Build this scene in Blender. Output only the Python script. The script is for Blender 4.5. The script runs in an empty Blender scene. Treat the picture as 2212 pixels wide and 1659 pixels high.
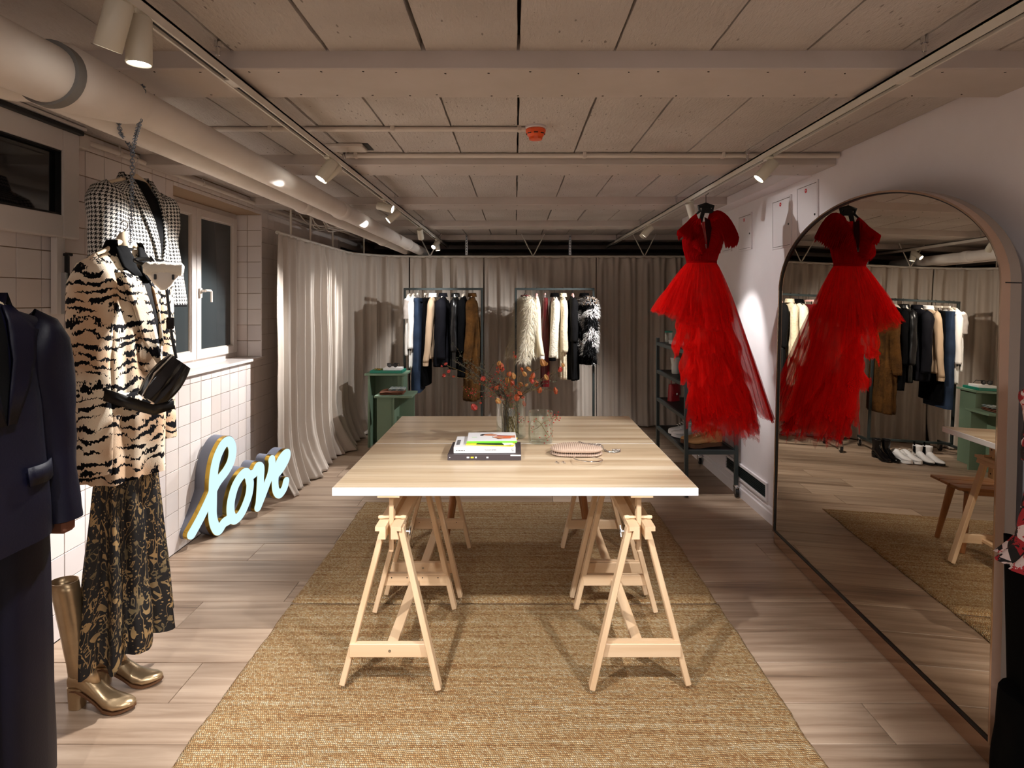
import bpy, bmesh, math, random
import numpy as np
from mathutils import Vector, Matrix, Euler, noise
PI = math.pi
random.seed(7)
SC = bpy.context.scene
COL = SC.collection

# ------------------------------------------------------------------ camera, light, exposure
F = 1292.0
CAMZ = 1.64
cam_data = bpy.data.cameras.new('camera')
cam = bpy.data.objects.new('camera', cam_data)
COL.objects.link(cam)
cam.location = (0, 0, CAMZ)
cam.rotation_euler = (PI / 2, 0, 0)
cam_data.sensor_width = 36
cam_data.lens = F / 2212 * 36
cam_data.shift_x = -7 / 2212
cam_data.shift_y = -182.5 / 2212
cam_data.clip_start = .05
SC.camera = cam

world = bpy.data.worlds.new('world')
SC.world = world
world.use_nodes = True
world.node_tree.nodes['Background'].inputs[0].default_value = (.01, .012, .02, 1)
world.node_tree.nodes['Background'].inputs[1].default_value = .3

SC.view_settings.view_transform = 'Standard'
SC.view_settings.look = 'None'
SC.view_settings.gamma = 1
SC.view_settings.exposure = 0.48
SC.view_settings.use_curve_mapping = False
try:
    SC.cycles.max_bounces = 9
    SC.cycles.diffuse_bounces = 5
    SC.cycles.transparent_max_bounces = 24
    SC.cycles.use_denoising = True
    SC.cycles.sample_clamp_indirect = 6
except Exception:
    pass

TRACK_L, TRACK_R = -.975, 1.32
TRACK_Z = CAMZ + .74
WARM = (1.0, .86, .72)
COOL = (1.0, .975, .955)
# track, distance along it, aim point, watts, cone degrees, seen in the photograph
LAMPS = [
    ('L', 1.46, (-1.75, 1.75, .3), 14, 50, True),
    ('L', 1.55, (-1.02, 1.62, .2), 40, 60, True),
    ('L', 3.12, (-1.80, 2.58, .85), 84, 74, True),
    ('L', 3.19, (-2.15, 2.30, .95), 140, 66, True),
    ('L', 4.42, (1.25, 4.2, 1.7), 80, 40, True),
    ('L', 4.85, (-2.45, 4.25, 1.0), 175, 66, True),
    ('L', 6.14, (-.95, 7.15, 1.15), 80, 54, True),
    ('L', 7.40, (-1.97, 5.8, 1.0), 260, 50, True),
    ('L', 7.46, (-.80, 7.45, 1.2), 10, 60, True),
    ('R', 3.12, (.05, 3.25, .87), 70, 66, True),
    ('R', 4.50, (1.95, 4.98, .75), 60, 46, True),
    ('R', 5.90, (-.3, 6.3, .5), 115, 112, True),
    ('R', 6.02, (.45, 7.0, 1.15), 85, 54, True),
    ('R', .95, (.25, 2.25, .3), 165, 58, False),
    ('L', .95, (-.20, 2.25, .2), 175, 58, False),
    ('L', .3, (-1.1, 1.7, .0), 70, 60, False),
    ('L', -.6, (.2, .6, .0), 60, 110, False),  # unseen wide spot, added for ambient light
    ('R', -.9, (.0, -.2, .0), 40, 110, False),  # another unseen wide spot added to raise the ambient light
]
REAR = ['white spotlight on the right track just above the camera, turned to the table', 'white spotlight on the left track just above the camera, turned to the table',
        'white spotlight on the left track above the camera, turned to the near floor', 'added unseen white spotlight behind the camera on the left track', 'added unseen white spotlight behind the camera on the right track']

# unseen soft area light added behind the camera to lift the ambient level
al = bpy.data.lights.new('rear_fill_light', 'AREA')
al.shape = 'RECTANGLE'; al.size = 3.2; al.size_y = 1.6; al.energy = 26; al.color = (1.0, .93, .87)
ao = bpy.data.objects.new('rear_fill_light', al); COL.objects.link(ao)
ao.location = (-.1, -1.2, 2.36); ao.rotation_euler = (math.radians(35), 0, 0)

# ------------------------------------------------------------------ helpers
def tag(o, label=None, cat=None, group=None, kind=None):
    if label: o['label'] = label
    if cat: o['category'] = cat
    if group: o['group'] = group
    if kind: o['kind'] = kind
    return o

def empty(name, loc=(0, 0, 0), rz=0, label=None, cat=None, group=None, kind=None):
    o = bpy.data.objects.new(name, None)
    COL.objects.link(o)
    o.empty_display_size = .05
    o.location = loc
    o.rotation_euler = (0, 0, rz)
    return tag(o, label, cat, group, kind)

def copy_tree(o, parent=None):
    c = o.copy()
    COL.objects.link(c)
    c.parent = parent
    for ch in o.children:
        copy_tree(ch, c)
    return c

def superpt(th, e):
    c, s = math.cos(th), math.sin(th)
    return math.copysign(abs(c) ** e, c), math.copysign(abs(s) ** e, s)

class MB:
    """collects shapes into one mesh; faces carry optional uv and material slot"""
    def __init__(s):
        s.v = []; s.f = []; s.uv = []; s.mi = []; s.cur = 0
    def add(s, vs, fs, uvs=None):
        b = len(s.v)
        s.v += [tuple(p) for p in vs]
        for k, f in enumerate(fs):
            s.f.append([i + b for i in f])
            s.mi.append(s.cur)
            s.uv.append([uvs[i] for i in f] if uvs else None)
        return s
    def box(s, c, d, rot=None, ch=0):
        hx, hy, hz = d[0] / 2, d[1] / 2, d[2] / 2
        if ch <= 0:
            P = [Vector((x, y, z)) for x in (-hx, hx) for y in (-hy, hy) for z in (-hz, hz)]
            fs = [(0, 1, 3, 2), (4, 6, 7, 5), (0, 4, 5, 1), (2, 3, 7, 6), (0, 2, 6, 4), (1, 5, 7, 3)]
        else:
            bm = bmesh.new()
            bmesh.ops.create_cube(bm, size=1)
            for v in bm.verts:
                v.co = Vector((v.co.x * d[0], v.co.y * d[1], v.co.z * d[2]))
            bmesh.ops.bevel(bm, geom=bm.edges[:], offset=ch, segments=1, affect='EDGES')
            bm.verts.index_update()
            P = [v.co.copy() for v in bm.verts]
            fs = [[v.index for v in f.verts] for f in bm.faces]
            bm.free()
        if rot is not None:
            R = rot if isinstance(rot, Matrix) else Euler(rot).to_matrix()
            P = [R @ p for p in P]
        c = Vector(c)
        return s.add([p + c for p in P], fs)
    def bar(s, p0, p1, w, h, up=(0, 0, 1), ch=0):
        """box beam from p0 to p1, w across, h along 'up'"""
        p0, p1 = Vector(p0), Vector(p1)
        d = p1 - p0
        L = d.length
        z = d.normalized()
        x = Vector(up).cross(z)
        if x.length < 1e-5: x = Vector((1, 0, 0)).cross(z)
        x.normalize()
        y = z.cross(x)
        R = Matrix((x, y, z)).transposed()
        return s.box((p0 + p1) / 2, (w, h, L), R, ch)
    def tube(s, pts, r, n=8, caps=True, closed=False):
        pts = [Vector(p) for p in pts]
        m = len(pts)
        rs = r if isinstance(r, (list, tuple)) else [r] * m
        rings = []
        prev = None
        for i, p in enumerate(pts):
            if closed: d = pts[(i + 1) % m] - pts[i - 1]
            else: d = pts[min(i + 1, m - 1)] - pts[max(i - 1, 0)]
            if d.length < 1e-9: d = Vector((0, 0, 1))
            d.normalize()
            if prev is None:
                a = Vector((0, 0, 1)) if abs(d.z) < .9 else Vector((1, 0, 0))
                x = a.cross(d).normalized()
            else:
                x = prev - d * prev.dot(d)
                if x.length < 1e-6: x = Vector((1, 0, 0)).cross(d)
                x.normalize()
            prev = x
            y = d.cross(x)
            rings.append([p + (x * math.cos(2 * PI * k / n) + y * math.sin(2 * PI * k / n)) * rs[i] for k in range(n)])
        return s.loft(rings, caps, closed)
    def loft(s, rings, caps=False, wrap=False, closed=True, uvs=None):
        n = len(rings[0])
        vs = [p for r in rings for p in r]
        fs = []
        m = len(rings)
        # uv in metres: u around, v along
        us = [0]
        for k in range(1, n + 1):
            us.append(us[-1] + (Vector(rings[m // 2][k % n]) - Vector(rings[m // 2][k - 1])).length)
        vv = [0]
        for i in range(1, m):
            vv.append(vv[-1] + (Vector(rings[i][0]) - Vector(rings[i - 1][0])).length)
        b = len(s.v)
        s.v += [tuple(p) for p in vs]
        for i in range(m if wrap else m - 1):
            j = (i + 1) % m
            for k in range(n if closed else n - 1):
                l = (k + 1) % n
                s.f.append([b + i * n + k, b + i * n + l, b + j * n + l, b + j * n + k])
                v0, v1 = vv[i], (vv[j] if j else vv[i] + .05)
                s.uv.append([(us[k], v0), (us[k + 1], v0), (us[k + 1], v1), (us[k], v1)])
                s.mi.append(s.cur)
        if caps and not wrap:
            s.f.append([b + k for k in range(n)][::-1]); s.uv.append(None); s.mi.append(s.cur)
            s.f.append([b + (m - 1) * n + k for k in range(n)]); s.uv.append(None); s.mi.append(s.cur)
        return s
    def cyl(s, p0, p1, r0, r1=None, n=16, caps=True):
        return s.tube([p0, p1], [r0, r0 if r1 is None else r1], n, caps)
    def lathe(s, prof, c=(0, 0, 0), n=24, caps=False):
        rings = [[(c[0] + r * math.cos(2 * PI * k / n), c[1] + r * math.sin(2 * PI * k / n), c[2] + z) for k in range(n)] for r, z in prof]
        return s.loft(rings, caps)
    def ball(s, c, r, n=8, sc=(1, 1, 1)):
        m = max(4, n // 2 + 1)
        rings = []
        for i in range(m + 1):
            a = -PI / 2 + PI * i / m
            rr = max(math.cos(a), .02) * r
            rings.append([(c[0] + rr * math.cos(2 * PI * k / n) * sc[0], c[1] + rr * math.sin(2 * PI * k / n) * sc[1], c[2] + math.sin(a) * r * sc[2]) for k in range(n)])
        return s.loft(rings, True)
    def prism(s, poly, axis, a, b):
        """2d polygon extruded along axis (0,1,2) from a to b; poly in the two other axes in order"""
        def mk(p, t):
            q = list(p); q.insert(axis, t); return tuple(q)
        n = len(poly)
        vs = [mk(p, a) for p in poly] + [mk(p, b) for p in poly]
        fs = [list(range(n))[::-1], list(range(n, 2 * n))] + [[k, (k + 1) % n, n + (k + 1) % n, n + k] for k in range(n)]
        return s.add(vs, fs)
    def grid(s, rows, uvs=None):
        m, n = len(rows), len(rows[0])
        vs = [p for r in rows for p in r]
        fs = [(i * n + k, i * n + k + 1, (i + 1) * n + k + 1, (i + 1) * n + k) for i in range(m - 1) for k in range(n - 1)]
        if uvs is None:
            fl = []
            vacc = 0
            for i in range(m):
                if i: vacc += (Vector(rows[i][0]) - Vector(rows[i - 1][0])).length
                uacc = 0
                for k in range(n):
                    if k: uacc += (Vector(rows[i][k]) - Vector(rows[i][k - 1])).length
                    fl.append((uacc, vacc))
        else:
            fl = [u for r in uvs for u in r]
        return s.add(vs, fs, fl)
    def mesh(s, name, mats, smooth=True):
        me = bpy.data.meshes.new(name)
        me.from_pydata(s.v, [], s.f)
        if not isinstance(mats, (list, tuple)): mats = [mats]
        for m in mats: me.materials.append(m)
        if any(u is not None for u in s.uv):
            lay = me.uv_layers.new(name='UVMap')
            flat = []
            for f, u in zip(s.f, s.uv):
                if u is None: flat += [(s.v[i][0], s.v[i][2]) for i in f]
                else: flat += u
            lay.data.foreach_set('uv', [c for p in flat for c in p])
        if max(s.mi or [0]) > 0:
            me.polygons.foreach_set('material_index', s.mi)
        if smooth:
            me.polygons.foreach_set('use_smooth', [True] * len(me.polygons))
        me.update()
        return me
    def build(s, name, mats, parent=None, smooth=False, auto=True, recalc=True, solid=0, bevel=0, sub=0):
        me = s.mesh(name, mats, smooth)
        if recalc:
            bm = bmesh.new(); bm.from_mesh(me)
            bmesh.ops.recalc_face_normals(bm, faces=bm.faces)
            bm.to_mesh(me); bm.free()
        if smooth and auto:
            try: me.set_sharp_from_angle(angle=math.radians(42))
            except Exception: pass
        o = bpy.data.objects.new(name, me)
        COL.objects.link(o)
        if parent is not None: o.parent = parent
        if bevel:
            m = o.modifiers.new('bevel', 'BEVEL'); m.width = bevel; m.segments = 2; m.limit_method = 'ANGLE'; m.angle_limit = math.radians(50)
        if sub:
            m = o.modifiers.new('sub', 'SUBSURF'); m.levels = sub; m.render_levels = sub
        if solid:
            m = o.modifiers.new('solid', 'SOLIDIFY'); m.thickness = solid; m.offset = -1
        return o

def catmull(pts, n=6):
    P = [Vector(p) for p in pts]
    out = []
    for i in range(len(P) - 1):
        a, b, c, d = P[max(i - 1, 0)], P[i], P[i + 1], P[min(i + 2, len(P) - 1)]
        for k in range(n):
            t = k / n
            out.append(.5 * ((2 * b) + (c - a) * t + (2 * a - 5 * b + 4 * c - d) * t * t + (3 * b - a - 3 * c + d) * t ** 3))
    out.append(P[-1])
    return out

def interp(tab, x):
    if x <= tab[0][0]: return tab[0][1]
    for (a, va), (b, vb) in zip(tab, tab[1:]):
        if x <= b:
            t = (x - a) / (b - a)
            t = t * t * (3 - 2 * t) * .5 + t * .5
            return va + (vb - va) * t
    return tab[-1][1]

def lin(c):
    return tuple((x / 255 / 12.92) if x / 255 <= .04045 else ((x / 255 + .055) / 1.055) ** 2.4 for x in c) + (1,)

# ------------------------------------------------------------------ materials
class NT:
    def __init__(s, name):
        s.m = bpy.data.materials.new(name)
        s.m.use_nodes = True
        s.n = s.m.node_tree.nodes
        s.l = s.m.node_tree.links
        s.b = s.n['Principled BSDF']
        s.out = s.n['Material Output']
    def node(s, t, ins=None, **kw):
        x = s.n.new(t)
        for k, v in kw.items(): setattr(x, k, v)
        if ins:
            for k, v in ins.items():
                if hasattr(v, 'is_output') or isinstance(v, bpy.types.NodeSocket): s.l.new(v, x.inputs[k])
                else: x.inputs[k].default_value = v
        return x
    def math(s, op, a, b=0.0, c=None, clamp=False):
        x = s.n.new('ShaderNodeMath'); x.operation = op; x.use_clamp = clamp
        for i, v in enumerate((a, b) if c is None else (a, b, c)):
            if isinstance(v, bpy.types.NodeSocket): s.l.new(v, x.inputs[i])
            else: x.inputs[i].default_value = v
        return x.outputs[0]
    def mix(s, f, a, b, mode='MIX'):
        x = s.n.new('ShaderNodeMix'); x.data_type = 'RGBA'; x.blend_type = mode
        for i, v in ((0, f), (6, a), (7, b)):
            if isinstance(v, bpy.types.NodeSocket): s.l.new(v, x.inputs[i])
            else: x.inputs[i].default_value = v
        return x.outputs[2]
    def coord(s, kind='Object', scale=(1, 1, 1), rnd=False):
        tc = s.n.new('ShaderNodeTexCoord')
        v = tc.outputs[kind]
        if rnd:
            oi = s.n.new('ShaderNodeObjectInfo')
            sc = s.math('MULTIPLY', oi.outputs['Random'], 37.0)
            ad = s.n.new('ShaderNodeVectorMath'); ad.operation = 'ADD'
            s.l.new(v, ad.inputs[0])
            cb = s.node('ShaderNodeCombineXYZ', {0: sc, 1: sc, 2: sc})
            s.l.new(cb.outputs[0], ad.inputs[1])
            v = ad.outputs[0]
        mp = s.n.new('ShaderNodeMapping')
        s.l.new(v, mp.inputs[0])
        mp.inputs['Scale'].default_value = scale
        return mp.outputs[0]
    def noise(s, vec, scale=5, detail=3, rough=.5, dist=0):
        return s.node('ShaderNodeTexNoise', {'Vector': vec, 'Scale': scale, 'Detail': detail, 'Roughness': rough, 'Distortion': dist}).outputs[0]
    def ramp(s, f, stops, const=False):
        x = s.n.new('ShaderNodeValToRGB')
        s.l.new(f, x.inputs[0])
        cr = x.color_ramp
        if const: cr.interpolation = 'CONSTANT'
        while len(cr.elements) > 1: cr.elements.remove(cr.elements[-1])
        cr.elements[0].position = stops[0][0]; cr.elements[0].color = stops[0][1]
        for p, c in stops[1:]:
            e = cr.elements.new(p); e.color = c
        return x.outputs[0]
    def bump(s, h, strength=.3, dist=.01):
        x = s.n.new('ShaderNodeBump')
        s.l.new(h, x.inputs['Height'])
        x.inputs['Strength'].default_value = strength
        x.inputs['Distance'].default_value = dist
        s.l.new(x.outputs[0], s.b.inputs['Normal'])
        return x
    def base(s, c, rough=.5, metal=0, **kw):
        if isinstance(c, bpy.types.NodeSocket): s.l.new(c, s.b.inputs['Base Color'])
        else: s.b.inputs['Base Color'].default_value = c
        if isinstance(rough, bpy.types.NodeSocket): s.l.new(rough, s.b.inputs['Roughness'])
        else: s.b.inputs['Roughness'].default_value = rough
        s.b.inputs['Metallic'].default_value = metal
        for k, v in kw.items(): s.b.inputs[k].default_value = v
        return s.m

def pmat(name, rgb, rough=.5, metal=0, rgb2=None, vs=4, stretch=(1, 1, 1), bump=None, rnd=0, detail=4, kind='Object', **kw):
    t = NT(name)
    c = lin(rgb)
    if rgb2 is not None or rnd or bump:
        co = t.coord(kind, stretch, rnd=bool(rnd))
    if rgb2 is not None:
        nz = t.noise(co, vs, detail, .55)
        c = t.ramp(nz, [(.32, lin(rgb)), (.68, lin(rgb2))])
    if rnd:
        oi = t.n.new('ShaderNodeObjectInfo')
        hs = t.n.new('ShaderNodeHueSaturation')
        if isinstance(c, bpy.types.NodeSocket): t.l.new(c, hs.inputs['Color'])
        else: hs.inputs['Color'].default_value = c
        t.l.new(t.math('MULTIPLY_ADD', oi.outputs['Random'], 2 * rnd, 1 - rnd), hs.inputs['Value'])
        c = hs.outputs[0]
    if bump:
        b = t.noise(co, bump[0], 4, .6)
        t.bump(b, bump[1], bump[2] if len(bump) > 2 else .01)
    return t.base(c, rough, metal, **kw)

def wood(name, rgb, rgb2, axis=0, scale=6, rough=.45, rnd=.06, ring=14, bump=.12, dark=None):
    t = NT(name)
    st = [22, 22, 22]; st[axis] = 1.1
    co = t.coord('Object', tuple(st), rnd=True)
    n1 = t.noise(co, scale / 6, 5, .6, .6)
    st2 = [5, 5, 5]; st2[axis] = .7
    co2 = t.coord('Object', tuple(st2), rnd=True)
    n2 = t.noise(co2, 1, 3, .5, .4)
    f = t.math('ADD', t.math('MULTIPLY', n1, .55), t.math('MULTIPLY', n2, .45))
    stops = [(.34, lin(rgb2)), (.62, lin(rgb))]
    if dark: stops = [(.30, lin(dark)), (.40, lin(rgb2)), (.62, lin(rgb))]
    c = t.ramp(f, stops)
    oi = t.n.new('ShaderNodeObjectInfo')
    hs = t.n.new('ShaderNodeHueSaturation')
    t.l.new(c, hs.inputs['Color'])
    t.l.new(t.math('MULTIPLY_ADD', oi.outputs['Random'], 2 * rnd, 1 - rnd), hs.inputs['Value'])
    t.bump(n1, bump, .004)
    return t.base(hs.outputs[0], rough)

M = {}
M['plaster_wall'] = pmat('white wall paint', (226, 220, 222), .85, rgb2=(220, 213, 215), vs=3, bump=(60, .05, .002))
M['grey_wall'] = pmat('far wall paint', (90, 86, 84), .9)
def concrete():
    t = NT('painted rough concrete panel')
    co = t.coord('Object', (1, 1, 1), rnd=True)
    big = t.noise(co, 2.5, 3, .5)
    fine = t.noise(t.coord('Object', (26, 9, 26), rnd=True), 3, 5, .65)
    pits = t.node('ShaderNodeTexVoronoi', {'Vector': t.coord('Object', (30, 10, 20), rnd=True), 'Scale': 1.6}).outputs[0]
    mask = t.noise(co, 4, 3, .6)
    pit = t.math('MULTIPLY', t.math('LESS_THAN', pits, .16), t.math('GREATER_THAN', mask, .56))
    c = t.ramp(big, [(.3, lin((192, 183, 176))), (.7, lin((208, 200, 194)))])
    c = t.mix(t.math('MULTIPLY', pit, .6), c, lin((92, 78, 68)))
    h = t.math('SUBTRACT', fine, t.math('MULTIPLY', pit, .8))
    t.bump(h, .9, .012)
    return t.base(c, .9)
M['concrete'] = concrete()
M['joint'] = pmat('dark joint', (48, 40, 34), .95)
M['beam'] = pmat('beam paint', (198, 188, 182), .8, rgb2=(188, 178, 170), vs=3, bump=(40, .12, .004))
M['grout'] = pmat('beige grout', (168, 142, 116), .9)
def tile():
    t = NT('glazed white tile')
    co = t.coord('Object', (1, 1, 1), rnd=True)
    n = t.noise(co, 9, 2, .5)
    oi = t.n.new('ShaderNodeObjectInfo')
    c = t.ramp(oi.outputs['Random'], [(0, lin((222, 210, 204))), (.5, lin((232, 224, 219))), (1, lin((214, 205, 203)))])
    t.bump(n, .18, .01)
    return t.base(c, .16, 0, **{'Specular IOR Level': .5})
M['tile'] = tile()
M['plank'] = wood('oak floor board', (178, 156, 135), (138, 115, 95), 0, 6, .42, .13, dark=(88, 72, 58))
M['birch'] = wood('pale pine', (222, 194, 160), (202, 168, 130), 2, 4, .5, .05)
M['birch_y'] = wood('pale pine rail', (222, 194, 160), (202, 168, 130), 1, 4, .5, .05)
M['birch_x'] = wood('pale pine bar', (224, 196, 162), (204, 170, 132), 0, 4, .5, .05)
M['oakbench'] = wood('oiled oak', (176, 122, 74), (138, 90, 52), 0, 5, .4, .08)
M['oakbench_z'] = wood('oiled oak leg', (170, 116, 72), (132, 86, 52), 2, 5, .4, .08)
def laminate():
    t = NT('pale wood laminate')
    co = t.coord('Object', (.5, 13, 1), rnd=True)
    n = t.noise(co, 1, 4, .55, .3)
    n2 = t.noise(t.coord('Object', (1.5, 90, 1)), 1, 4, .6)
    f = t.math('ADD', t.math('MULTIPLY', n, .7), t.math('MULTIPLY', n2, .3))
    c = t.ramp(f, [(.36, lin((164, 138, 108))), (.5, lin((190, 167, 137))), (.62, lin((206, 188, 162)))])
    return t.base(c, .32)
M['laminate'] = laminate()
M['white_lam'] = pmat('white edge band', (232, 236, 240), .35)
M['white_paint'] = pmat('white metal paint', (214, 208, 198), .4)
M['lamp_paint'] = pmat('off white lamp paint', (206, 200, 184), .38)
M['black'] = pmat('black plastic', (14, 13, 13), .5)
M['duct'] = pmat('white pipe jacket', (224, 217, 210), .8, rgb2=(214, 206, 199), vs=4, bump=(6, .12, .01))
M['felt'] = pmat('grey felt strip', (120, 118, 116), .9, bump=(60, .4, .004))
M['pvc'] = pmat('white pvc', (212, 202, 192), .4)
M['steel'] = pmat('zinc steel', (190, 192, 195), .25, 1)
M['chain'] = pmat('chain steel', (120, 132, 150), .3, 1)
M['chrome'] = pmat('chrome', (220, 220, 222), .12, 1)
M['darksteel'] = pmat('dark green grey steel', (52, 60, 60), .42, .3)
M['shelfboard'] = pmat('black shelf board', (26, 26, 28), .55)
M['green'] = pmat('sage green paint', (110, 134, 112), .6)
M['orange'] = pmat('orange plastic', (226, 84, 24), .4)
M['winframe'] = pmat('white window paint', (222, 214, 208), .4)
M['winglass'] = pmat('night window glass', (14, 16, 18), .05, 0, **{'Specular IOR Level': .8})
M['frosted'] = pmat('frosted night glass', (52, 58, 60), .22)
M['brass'] = pmat('brass', (196, 160, 70), .22, 1)
M['rosegold'] = pmat('polished rose brass', (206, 180, 160), .14, 1)
M['mirrorside'] = pmat('beige metal frame', (158, 146, 136), .45, .25)
M['grey_metal'] = pmat('grey letter side', (112, 116, 130), .5)
M['panelwhite'] = pmat('panel door paint', (218, 212, 214), .55)
M['red'] = pmat('red sticker', (190, 30, 34), .5)
def mirror():
    t = NT('mirror silvering')
    return t.base(lin((222, 212, 198)), .0, 1)
M['mirror'] = mirror()
def linen():
    t = NT('linen curtain')
    co = t.coord('Object', (1, 1, 1))
    w = t.noise(t.coord('Object', (300, 300, 90)), 1, 3, .6)
    n = t.noise(co, 1.5, 3, .5)
    c = t.ramp(n, [(.3, lin((194, 182, 170))), (.7, lin((208, 197, 185)))])
    t.bump(w, .25, .002)
    m = t.base(c, .9)
    tr = t.node('ShaderNodeBsdfTranslucent', {'Color': lin((190, 172, 152))})
    mx = t.node('ShaderNodeMixShader', {0: .16, 1: t.b.outputs[0], 2: tr.outputs[0]})
    t.l.new(mx.outputs[0], t.out.inputs[0])
    return m
M['linen'] = linen()
def jute():
    t = NT('braided jute')
    tc = t.coord('Object', (1, 1, 1))
    sp = t.node('ShaderNodeSeparateXYZ', {0: tc})
    x, y = sp.outputs[0], sp.outputs[1]
    wob = t.noise(tc, 7, 2, .5)
    py = 1 / .0092
    yy = t.math('ADD', t.math('MULTIPLY', y, py), t.math('MULTIPLY', wob, 3.0))
    row = t.math('FLOOR', yy)
    fr = t.math('FRACT', yy)
    xx = t.math('ADD', t.math('MULTIPLY', x, 1 / .0078), t.math('MULTIPLY', row, .5))
    xx = t.math('ADD', xx, t.math('MULTIPLY', fr, .55))
    xx = t.math('ADD', xx, t.math('MULTIPLY', t.noise(t.coord('Object', (9, 60, 9)), 1, 2, .5), 2.4))
    fx = t.math('FRACT', xx)
    cell = t.math('FLOOR', xx)
    # rounded knot height
    hy = t.math('SINE', t.math('MULTIPLY', fr, PI))
    hx = t.math('SINE', t.math('MULTIPLY', fx, PI))
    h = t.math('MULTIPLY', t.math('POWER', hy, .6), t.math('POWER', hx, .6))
    fib = t.noise(t.coord('Object', (260, 700, 200)), 1, 3, .6)
    h = t.math('ADD', h, t.math('MULTIPLY', fib, .35))
    wn = t.node('ShaderNodeTexWhiteNoise', noise_dimensions='2D')
    t.l.new(t.node('ShaderNodeCombineXYZ', {0: cell, 1: row}).outputs[0], wn.inputs['Vector'])
    stripe = t.noise(t.coord('Object', (.9, 34, 1)), 1, 4, .65)
    f = t.math('ADD', t.math('MULTIPLY', stripe, .72), t.math('MULTIPLY', wn.outputs[0], .28))
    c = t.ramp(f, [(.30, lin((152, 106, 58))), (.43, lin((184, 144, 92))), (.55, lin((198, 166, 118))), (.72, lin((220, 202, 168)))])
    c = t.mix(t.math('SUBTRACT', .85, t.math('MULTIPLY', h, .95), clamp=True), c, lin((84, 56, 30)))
    t.bump(h, 1.0, .006)
    return t.base(c, .85)
M['jute'] = jute()

def fabric(name, rgb, rough=.85, sheen=0, bump=(160, .25, .002), rgb2=None, vs=6, **kw):
    kw.setdefault('Specular IOR Level', .15)
    return pmat(name, rgb, rough, 0, rgb2=rgb2, vs=vs, bump=bump, **kw)
M['navy'] = fabric('navy satin', (5, 5, 20), .5, rgb2=(8, 7, 27), vs=3, **{'Specular IOR Level': .22})
M['navy2'] = fabric('navy wool', (7, 7, 14), .8)
M['blackfab'] = fabric('black fabric', (2, 2, 3), .9, **{'Specular IOR Level': .08})
M['blackleather'] = pmat('black leather', (3, 3, 4), .34, bump=(45, .25, .003))
M['cream'] = fabric('cream knit', (226, 216, 190), .9)
M['whitefab'] = fabric('white cotton', (226, 224, 220), .85)
M['greyfab'] = fabric('grey marl cotton', (150, 142, 136), .9)
M['denim'] = fabric('blue denim', (26, 35, 50), .9, rgb2=(42, 56, 78), vs=5)
M['beige'] = fabric('beige rib knit', (178, 154, 128), .9)
M['brownfur'] = fabric('brown fur', (84, 54, 20), .9, rgb2=(54, 34, 12), vs=9, bump=(70, .6, .01))
M['darkred'] = pmat('dark red leather', (96, 10, 16), .35, rgb2=(70, 6, 12), vs=6, bump=(20, .3, .01))
M['sherpa'] = fabric('white boucle', (222, 214, 196), .95, bump=(55, 1.0, .012))
M['lace'] = fabric('cream crochet', (214, 200, 172), .95, bump=(40, 1.0, .01))
M['blackfur'] = fabric('black fur', (10, 9, 10), .9)
M['whitefur'] = pmat('ivory fur hair', (222, 214, 196), .7)
M['whitefur2'] = pmat('white fur hair', (226, 224, 222), .7)
M['blackfur2'] = pmat('black fur hair', (14, 13, 14), .7)
M['beigefur'] = pmat('beige fur hair', (170, 140, 112), .7)
M['lining'] = fabric('black lining', (2, 2, 3), .8)
M['knit_pink'] = pmat('dusty rose knit', (184, 160, 142), .9, bump=(90, .4, .003))
M['woodhanger'] = pmat('pale wood hanger', (206, 186, 158), .45)
M['whitehanger'] = pmat('cream hanger', (236, 224, 206), .4)
M['pinkhanger'] = pmat('pink hanger', (226, 178, 172), .5)
M['blackhanger'] = pmat('black hanger', (6, 6, 7), .75)
M['gold_leather'] = pmat('gold leather', (190, 164, 128), .30, .7, rgb2=(176, 150, 116), vs=14, bump=(14, .22, .01))
def tiger():
    t = NT('tiger jacquard')
    co = t.coord('Object', (1, 1, 1))
    w = t.noise(co, 9, 3, .5)
    rag = t.noise(t.coord('Object', (150, 150, 60)), 1, 2, .5)
    sp = t.node('ShaderNodeSeparateXYZ', {0: co})
    z = t.math('MULTIPLY', sp.outputs[2], 24)
    ph = t.math('ADD', z, t.math('MULTIPLY', w, 3.4))
    ph = t.math('ADD', ph, t.math('MULTIPLY', rag, .75))
    tri = t.math('ABSOLUTE', t.math('SUBTRACT', t.math('FRACT', ph), .5))
    br = t.noise(t.coord('Object', (17, 17, 26)), 1, 2, .5)
    th = t.math('MULTIPLY_ADD', br, 1.15, -.42)
    m = t.math('LESS_THAN', tri, th)
    blot = t.noise(co, 5, 2, .5)
    c = t.ramp(blot, [(.38, lin((196, 164, 134))), (.58, lin((224, 210, 188)))])
    c = t.mix(m, c, lin((7, 6, 10)))
    t.bump(t.noise(co, 260, 2, .6), .35, .003)
    return t.base(c, .85, 0, **{'Specular IOR Level': .12})
M['tiger'] = tiger()
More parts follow.
